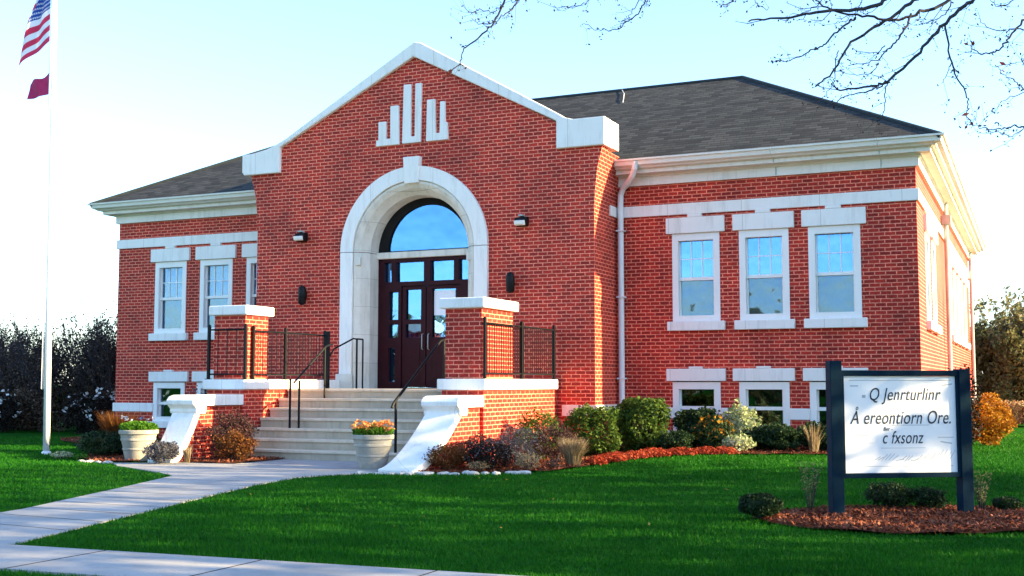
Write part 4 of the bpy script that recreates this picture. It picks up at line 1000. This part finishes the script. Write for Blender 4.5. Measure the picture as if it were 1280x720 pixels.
# ------------------------------------------------------------------ background plants
def hedge_tree(x, y, r, h, label, mat='hedge', n=11000, leaf=.05, name='hedgerow_tree', group=None, sparse_top=True, twmat='twig', cat='tree', dense=.62):
    SEED[0] += 1; g_ = np.random.default_rng(SEED[0]); t = tag(empty(name, (x, y, gz(x, y)-.02)), label, cat, group)
    m = MB(); m.tube([(0, 0, 0), (.04, .02, h*.3), (0, .05, h*.62)], [.11, .08, .03], 8)
    m.build('trunk', M['bark'], t)
    # branches then leaves along them
    br = MB(); pts_ = []
    for i in range(120):
        a = g_.uniform(0, 6.28); q_ = g_.uniform(.25, 1.0); z0_ = h*g_.uniform(.05, .5); z1_ = min(h, z0_ + h*g_.uniform(.2, .6))
        p0 = Vector((0, 0, z0_)); p2 = Vector((math.cos(a)*r*q_, math.sin(a)*r*q_, z1_)); p1 = p0.lerp(p2, .5) + Vector((0, 0, -.05*h)); br.tube([p0, p1, p2], [.022, .014, .005], 4, cap=False)
        # fine twigs
        for k in range(5):
            s_ = p1.lerp(p2, g_.uniform(.2, 1)); e_ = s_ + Vector((g_.normal()*.22, g_.normal()*.22, abs(g_.normal())*.35)); br.tube([s_, e_], [.007, .003], 3, cap=False)
            pts_.append((s_, e_))
    br.build('branches', M[twmat], t, fix=False)
    P0 = np.array([p[0] for p in pts_]); P1 = np.array([p[1] for p in pts_]); ii = g_.integers(0, len(pts_), n//3); f = g_.uniform(0, 1.1, (n//3, 1))
    C1 = P0[ii]*(1-f) + P1[ii]*f + g_.normal(0, .05, (n//3, 3))
    C2, _ = crown_pts(n - n//3, r*.95, r*.95, h*dense, .02, .2, .35, .2, SEED[0])
    C = np.vstack([C1, C2]); raw_mesh('crown', leaf_quads(C, leaf, g_), 4, LM[mat], t)
    return t
L_lab = ['dark bushy hedgerow tree nearest the left corner of the building', 'dark hedgerow tree second from the building corner', 'dark hedgerow tree third from the building corner',
         'dark hedgerow tree behind the flagpole', 'dark hedgerow tree just left of the flagpole', 'dark hedgerow tree at the left edge of the picture', 'dark hedgerow tree partly cut off by the left edge']
for i, x in enumerate([-24.6, -25.7, -26.9, -28.1, -29.3, -30.6, -31.8]):
    y = 26.3 + .5*math.sin(i*2.1)
    hedge_tree(x, y, .98, 3.2 + .25*math.sin(i*1.7), L_lab[i], group='dark hedgerow trees left of the building', n=9000, dense=.42, leaf=.04)
for i, x in enumerate([-27.4, -29.6, -32.2, -34.0]):
    hedge_tree(x, 30.0, 1.4, 3.4 + .2*math.sin(i*2.2), ['dark tree in the back row of the hedgerow nearest the building', 'dark tree in the back row behind the flagpole', 'dark tree in the back row near the left edge', 'dark back row tree cut off by the left edge'][i], group='back row of the hedgerow', n=5000, dense=.45, leaf=.05)
def whites(x, y, label):
    SEED[0] += 1; t = shrub(x, y, .55, 1.15, .04, 'black', label, 2200, flowers=('flower_wh', 90, .055), zb=0, cat='bush', name='flowering_bush')
whites(-23.55, 24.85, 'dark bush with white blossoms between flagpole and building'); whites(-24.5, 25.0, 'dark bush with white blossoms just right of the flagpole'); whites(-27.3, 24.6, 'dark bush with white blossoms at the left edge')

R_lab = ['olive and pink autumn tree just past the right end of the building', 'tall olive autumn tree in the right background', 'olive autumn tree at the right edge', 'autumn tree behind the others on the right', 'olive autumn tree beyond the right edge']
for i, (x, y, r, h) in enumerate([(-1.35, 46.0, 1.3, 4.3), (-.1, 44.5, 1.3, 4.2), (1.3, 45.5, 1.4, 4.6), (.2, 49.5, 1.8, 5.0), (3.4, 46, 1.6, 4.4)]):
    hedge_tree(x, y, r, h, R_lab[i], mat='autumn', n=14000, leaf=.075, group='autumn trees right of the building', dense=.78)
for i, (x, y) in enumerate([(-.9, 38.6), (.3, 38.4), (1.5, 38.8)]):
    shrub(x, y, .75, .75, .05, 'tan', ['low pale straw coloured hedge plant behind the orange bush', 'low pale straw coloured hedge plant right of the orange bush', 'low pale hedge plant cut off by the right edge'][i], 3000, flat=.3, name='hedge_plant', cat='hedge', group='pale low hedge')

# ------------------------------------------------------------------ bare tree whose branches hang into the picture from the right
TW = [([(-0.48,9.3,4.71),(-0.88,9.16,4.42),(-1.05,9.02,4.27),(-1.38,8.88,4.24),(-1.66,8.74,4.18),(-1.9,8.6,4.16)],0.022,0.006),([(-0.08,9.3,4.83),(-0.62,9.23,4.46),(-0.75,9.17,4.33),(-0.96,9.1,4.17),(-1.2,9.03,4.02),(-1.33,8.97,3.81),(-1.45,8.9,3.67)],0.022,0.006),([(0.13,9.1,4.55),(-0.23,9.04,4.3),(-0.33,8.98,4.21),(-0.52,8.91,4.05),(-0.7,8.85,3.83),(-0.93,8.79,3.62),(-1.05,8.72,3.59),(-1.22,8.66,3.56),(-1.29,8.6,3.58)],0.02,0.005),([(-0.03,9.6,4.74),(-0.5,9.5,4.4),(-0.73,9.4,4.3),(-0.91,9.3,4.23),(-1.1,9.2,4.26),(-1.36,9.1,4.31),(-1.46,9.0,4.38)],0.018,0.006),([(-0.91,8.6,3.57),(-1.0,8.53,3.5),(-1.15,8.47,3.47),(-1.27,8.4,3.4)],0.007,0.003),([(-0.9,8.6,3.57),(-0.93,8.63,3.49),(-0.95,8.67,3.36),(-1.0,8.7,3.3)],0.005,0.002),([(-0.52,9.0,4.06),(-0.5,8.96,3.81),(-0.45,8.92,3.64),(-0.38,8.88,3.45),(-0.39,8.84,3.34),(-0.36,8.8,3.24)],0.008,0.003),([(-0.49,8.9,3.74),(-0.51,8.85,3.65),(-0.55,8.8,3.57)],0.004,0.002),([(-0.79,9.3,4.26),(-0.83,9.18,4.11),(-0.89,9.06,3.99),(-0.95,8.94,3.88),(-1.0,8.82,3.8),(-1.18,8.7,3.75)],0.01,0.003),([(-0.95,8.9,3.92),(-1.02,8.8,3.85),(-1.16,8.7,3.87)],0.005,0.002),([(-1.18,9.1,4.23),(-1.28,8.98,4.12),(-1.39,8.86,3.97),(-1.46,8.74,3.91),(-1.58,8.62,3.82),(-1.71,8.5,3.79)],0.009,0.003),([(-1.0,8.8,3.76),(-1.03,8.77,3.69),(-1.15,8.73,3.68),(-1.24,8.7,3.7)],0.004,0.002),([(-1.3,9.0,3.94),(-1.32,8.93,3.8),(-1.32,8.85,3.69),(-1.36,8.77,3.57),(-1.42,8.7,3.51)],0.005,0.002),([(0.32,8.6,4.12),(0.11,8.53,3.96),(-0.02,8.47,3.84),(-0.11,8.4,3.71),(-0.17,8.33,3.64),(-0.27,8.27,3.62),(-0.35,8.2,3.69)],0.011,0.003),([(0.11,8.6,3.83),(-0.05,8.53,3.83),(-0.19,8.47,3.83),(-0.28,8.4,3.9)],0.006,0.002),([(-0.48,9.2,4.29),(-0.53,9.13,4.18),(-0.62,9.07,4.12),(-0.7,9.0,4.09)],0.006,0.002),([(0.22,8.2,3.05),(0.03,8.16,3.07),(-0.09,8.12,3.07),(-0.18,8.08,3.05),(-0.29,8.04,3.07),(-0.34,8.0,3.11)],0.007,0.002),([(0.22,8.2,3.15),(0.03,8.13,3.08),(-0.1,8.07,3.0),(-0.17,8.0,3.02)],0.004,0.002),([(0.18,8.2,3.21),(0.0,8.15,3.31),(-0.06,8.1,3.36),(-0.14,8.05,3.42),(-0.15,8.0,3.45)],0.005,0.002),([(0.19,8.2,3.42),(0.02,8.1,3.45),(-0.02,8.0,3.49)],0.005,0.002),([(0.14,8.2,3.32),(-0.07,8.1,3.27),(-0.15,8.0,3.21)],0.004,0.002),([(0.1,8.3,3.78),(0.27,8.6,4.24)],0.01,0.014),([(-3.15,8.4,5.14),(-3.48,8.35,4.82),(-3.65,8.3,4.56),(-3.77,8.25,4.47),(-3.85,8.2,4.28),(-3.97,8.15,4.15),(-4.07,8.1,4.06),(-4.08,8.05,3.93),(-4.16,8.0,3.87)],0.014,0.003),([(-3.54,8.4,4.81),(-3.69,8.34,4.48),(-3.76,8.28,4.37),(-3.86,8.22,4.29),(-3.96,8.16,4.27),(-4.0,8.1,4.3)],0.008,0.002),([(-3.75,8.2,4.42),(-3.84,8.15,4.35),(-3.93,8.1,4.36),(-3.99,8.05,4.34),(-4.03,8.0,4.39)],0.005,0.002),([(-3.57,8.3,4.65),(-3.71,8.23,4.45),(-3.62,8.17,4.41),(-3.73,8.1,4.26)],0.004,0.002),([(-2.79,8.3,4.72),(-3.0,8.25,4.44),(-3.05,8.2,4.34),(-3.16,8.15,4.29),(-3.31,8.1,4.3)],0.006,0.002),([(-2.37,8.4,4.76),(-2.58,8.36,4.46),(-2.63,8.31,4.33),(-2.66,8.27,4.23),(-2.74,8.23,4.15),(-2.83,8.19,4.08),(-2.97,8.14,4.1),(-3.03,8.1,4.13)],0.008,0.002),([(-2.6,8.4,4.48),(-2.67,8.33,4.35),(-2.72,8.27,4.24),(-2.73,8.2,4.16)],0.005,0.002),([(-1.79,8.8,4.61),(-1.99,8.7,4.42),(-2.04,8.6,4.31),(-2.09,8.5,4.27)],0.008,0.003),([(-1.06,9.2,4.64),(-1.42,9.1,4.4),(-1.52,9.0,4.3),(-1.63,8.9,4.25)],0.006,0.002),([(0.12,8.6,4.15),(-0.04,8.57,4.05),(-0.14,8.53,4.0),(-0.2,8.5,4.05)],0.005,0.002),([(-1.11,9.1,4.42),(-1.14,9.03,4.29),(-1.22,8.97,4.18),(-1.3,8.9,4.15)],0.004,0.002),([(-1.91,8.8,4.51),(-1.86,8.7,4.31),(-1.75,8.6,4.23)],0.004,0.002)]
bt = tag(empty('bare_tree', (3.4, 9.6, 0)), 'bare tree with thin dark twigs and a few last leaves hanging in from above', 'tree')
inv = Matrix.Translation(bt.location).inverted()
def sub_bt(mb, n, mat=M['bark'], **k):
    o = mb.build(n, mat, fix=False, **k); o.parent = bt; o.matrix_parent_inverse = inv; return o
m = MB(); m.tube([(3.4, 9.6, -.1), (3.38, 9.62, .3), (3.3, 9.6, 2.0), (3.1, 9.5, 3.6), (3.0, 9.5, 5.2), (3.1, 9.6, 7.2)], [.26, .20, .17, .15, .11, .05], 14); sub_bt(m, 'trunk')
m = MB()
def smooth_path(P, n=6):
    P = [Vector(p) for p in P]; out = []
    for i in range(len(P)-1):
        a, b, c, d = P[max(i-1, 0)], P[i], P[i+1], P[min(i+2, len(P)-1)]
        for k in range(n):
            t_ = k/n; out.append(.5*((2*b) + (c-a)*t_ + (2*a-5*b+4*c-d)*t_*t_ + (3*b-a-3*c+d)*t_**3))
    out.append(P[-1]); return out
limbs = [[(3.05, 9.5, 3.4), (2.0, 9.4, 4.6), (.9, 9.4, 5.2), (0.1, 9.35, 5.1), (-.48, 9.3, 4.71)], [(3.0, 9.5, 4.4), (1.6, 9.3, 5.6), (0, 9.2, 5.9), (-1.6, 8.9, 5.9), (-2.6, 8.6, 5.5), (-3.3, 8.4, 5.05)],
         [(3.0, 9.5, 3.0), (2.2, 9.0, 3.7), (1.2, 8.6, 3.8), (.55, 8.3, 3.75)], [(3.1, 9.5, 4.8), (2.9, 10.6, 6.0), (2.4, 11.6, 6.8)], [(3.1, 9.5, 5), (4.3, 9.0, 6.2), (5.4, 8.6, 6.8)], [(3.1, 9.5, 4.0), (3.9, 8.4, 5.2), (4.4, 7.4, 5.9)]]
for l in limbs:
    p = smooth_path(l); m.tube(p, [.07*(1-i/len(p)) + .016 for i in range(len(p))], 8)
def nearest(p, cand): return min(cand, key=lambda q_: (q_ - p).length)
cand = [p for l in limbs for p in smooth_path(l)]
for P_, r0, r1 in TW:
    s_ = Vector(P_[0])
    if s_.z > 4.45 or s_.x > .0:
        q_ = nearest(s_, cand); mid = (q_ + s_)/2 + Vector((0, 0, .12)); m.tube(smooth_path([q_, mid, s_]), max(r0, .008)*1.1, 6, cap=False)
sub_bt(m, 'limbs')
m = MB(); tips = []; g_ = np.random.default_rng(77)
for P_, r0, r1 in TW:
    p = smooth_path(P_); n_ = len(p)
    p = [q_ + Vector((g_.normal(), g_.normal(), g_.normal()))*.006 for q_ in p]
    m.tube(p, [.92*(r0 + (r1-r0)*i/(n_-1)) for i in range(n_)], 6, cap=False)
    tips.append(p[-1])
    k = 0
    while k < n_ - 2:
        k += int(g_.integers(2, 5))
        if k >= n_: break
        d_ = (p[min(k+1, n_-1)] - p[k-1]).normalized(); sd = Vector((g_.normal(), g_.normal()*.8, g_.normal()*.7 - .15)).normalized()
        L_ = g_.uniform(.05, .24); e1 = p[k] + (d_*.7 + sd*.8)*L_*.5; e2 = e1 + (d_*.8 + sd*.3 + Vector((0, 0, .35)))*L_*.5
        rr = max(.0016, r1*.55); m.tube([p[k], e1, e2], [rr, rr*.8, rr*.5], 4, cap=False); tips += [e2, e1]
        for z_ in (e1,):
            e3 = z_ + Vector((g_.normal(), g_.normal(), g_.normal()))*.05; m.tube([z_, e3], [rr*.6, rr*.4], 3, cap=False); tips.append(e3)
for b in limbs[3:]:
    p = smooth_path(b)
    for k in range(2, len(p), 2):
        e = p[k] + Vector((g_.normal(), g_.normal(), g_.uniform(-.4, .8)))*.7; m.tube([p[k], (p[k]+e)/2 + Vector((0, 0, .1)), e], [.014, .009, .003], 5, cap=False)
sub_bt(m, 'twigs', M['twig'])['kind'] = 'stuff'
tp = np.array([t_ for t_ in tips]); tp = np.repeat(tp, 2, 0) + g_.normal(0, .012, (len(tp)*2, 3))
bud = raw_mesh('buds', leaf_quads(tp, .011, g_), 4, LM['purple'], bt); bud.matrix_parent_inverse = inv
C = np.array([Vector(TW[i][0][-1]) for i in (6, 13, 16, 18, 21, 22)]) ; C = np.repeat(C, 3, 0) + g_.normal(0, .03, (18, 3))
lv = raw_mesh('last_leaves', leaf_quads(C, .026, g_), 4, LM['redcover'], bt); lv.matrix_parent_inverse = inv

# ------------------------------------------------------------------ trees beyond the right edge that keep the lawn in shade
def yard_tree(x, y, r, z0_, h, label, n=2600, leaf=.17, grp='yard trees beyond the right edge'):
    SEED[0] += 1; g_ = np.random.default_rng(SEED[0]); t = tag(empty('yard_tree', (x, y, 0)), label, 'tree', grp)
    m = MB(); m.tube([(0, 0, -.1), (.1, 0, h*.35), (0, .1, h*.8)], [.25, .18, .06], 10)
    for k in range(9):
        a = g_.uniform(0, 6.28); m.tube([(0, 0, z0_ + .3 + k*.4), (math.cos(a)*r*.45, math.sin(a)*r*.45, z0_ + 1 + k*.5), (math.cos(a)*r*.85, math.sin(a)*r*.85, z0_ + 1.8 + k*.5)], [.08, .05, .02], 6)
    m.build('trunk', M['bark'], t)
    C, g_ = crown_pts(n, r, r, h - z0_, z0_, .1, .25, .22, SEED[0]); raw_mesh('crown', leaf_quads(C, leaf, g_), 4, LM['autumn'], t)
for i, (x, y, r, z0_, h) in enumerate([(11.0, 8.0, 3.0, .4, 9.5), (12.5, 13.6, 3.2, .3, 11.5), (11.5, 18.7, 2.9, .25, 9.5), (17.0, 11.5, 3.4, 2.0, 12.5), (18.5, 19.0, 3.2, 2.0, 12.5)]):
    yard_tree(x, y, r, z0_, h, 'leafy yard tree beyond the right edge whose shade falls on the lawn')

# trees across the road behind the viewer, mirrored dark in the lower window panes
for i, x in enumerate([-42, -36.5, -31.5, -26, -21.5, -16, -10.5, -5, 1, 6.5, 12, 18]):
    yard_tree(x, -24 + 1.5*math.sin(i*1.9), 3.4, .2, 5.0 + .9*math.sin(i*2.7), 'leafy tree across the road, facing the building', n=2600, leaf=.30, grp='trees across the road')
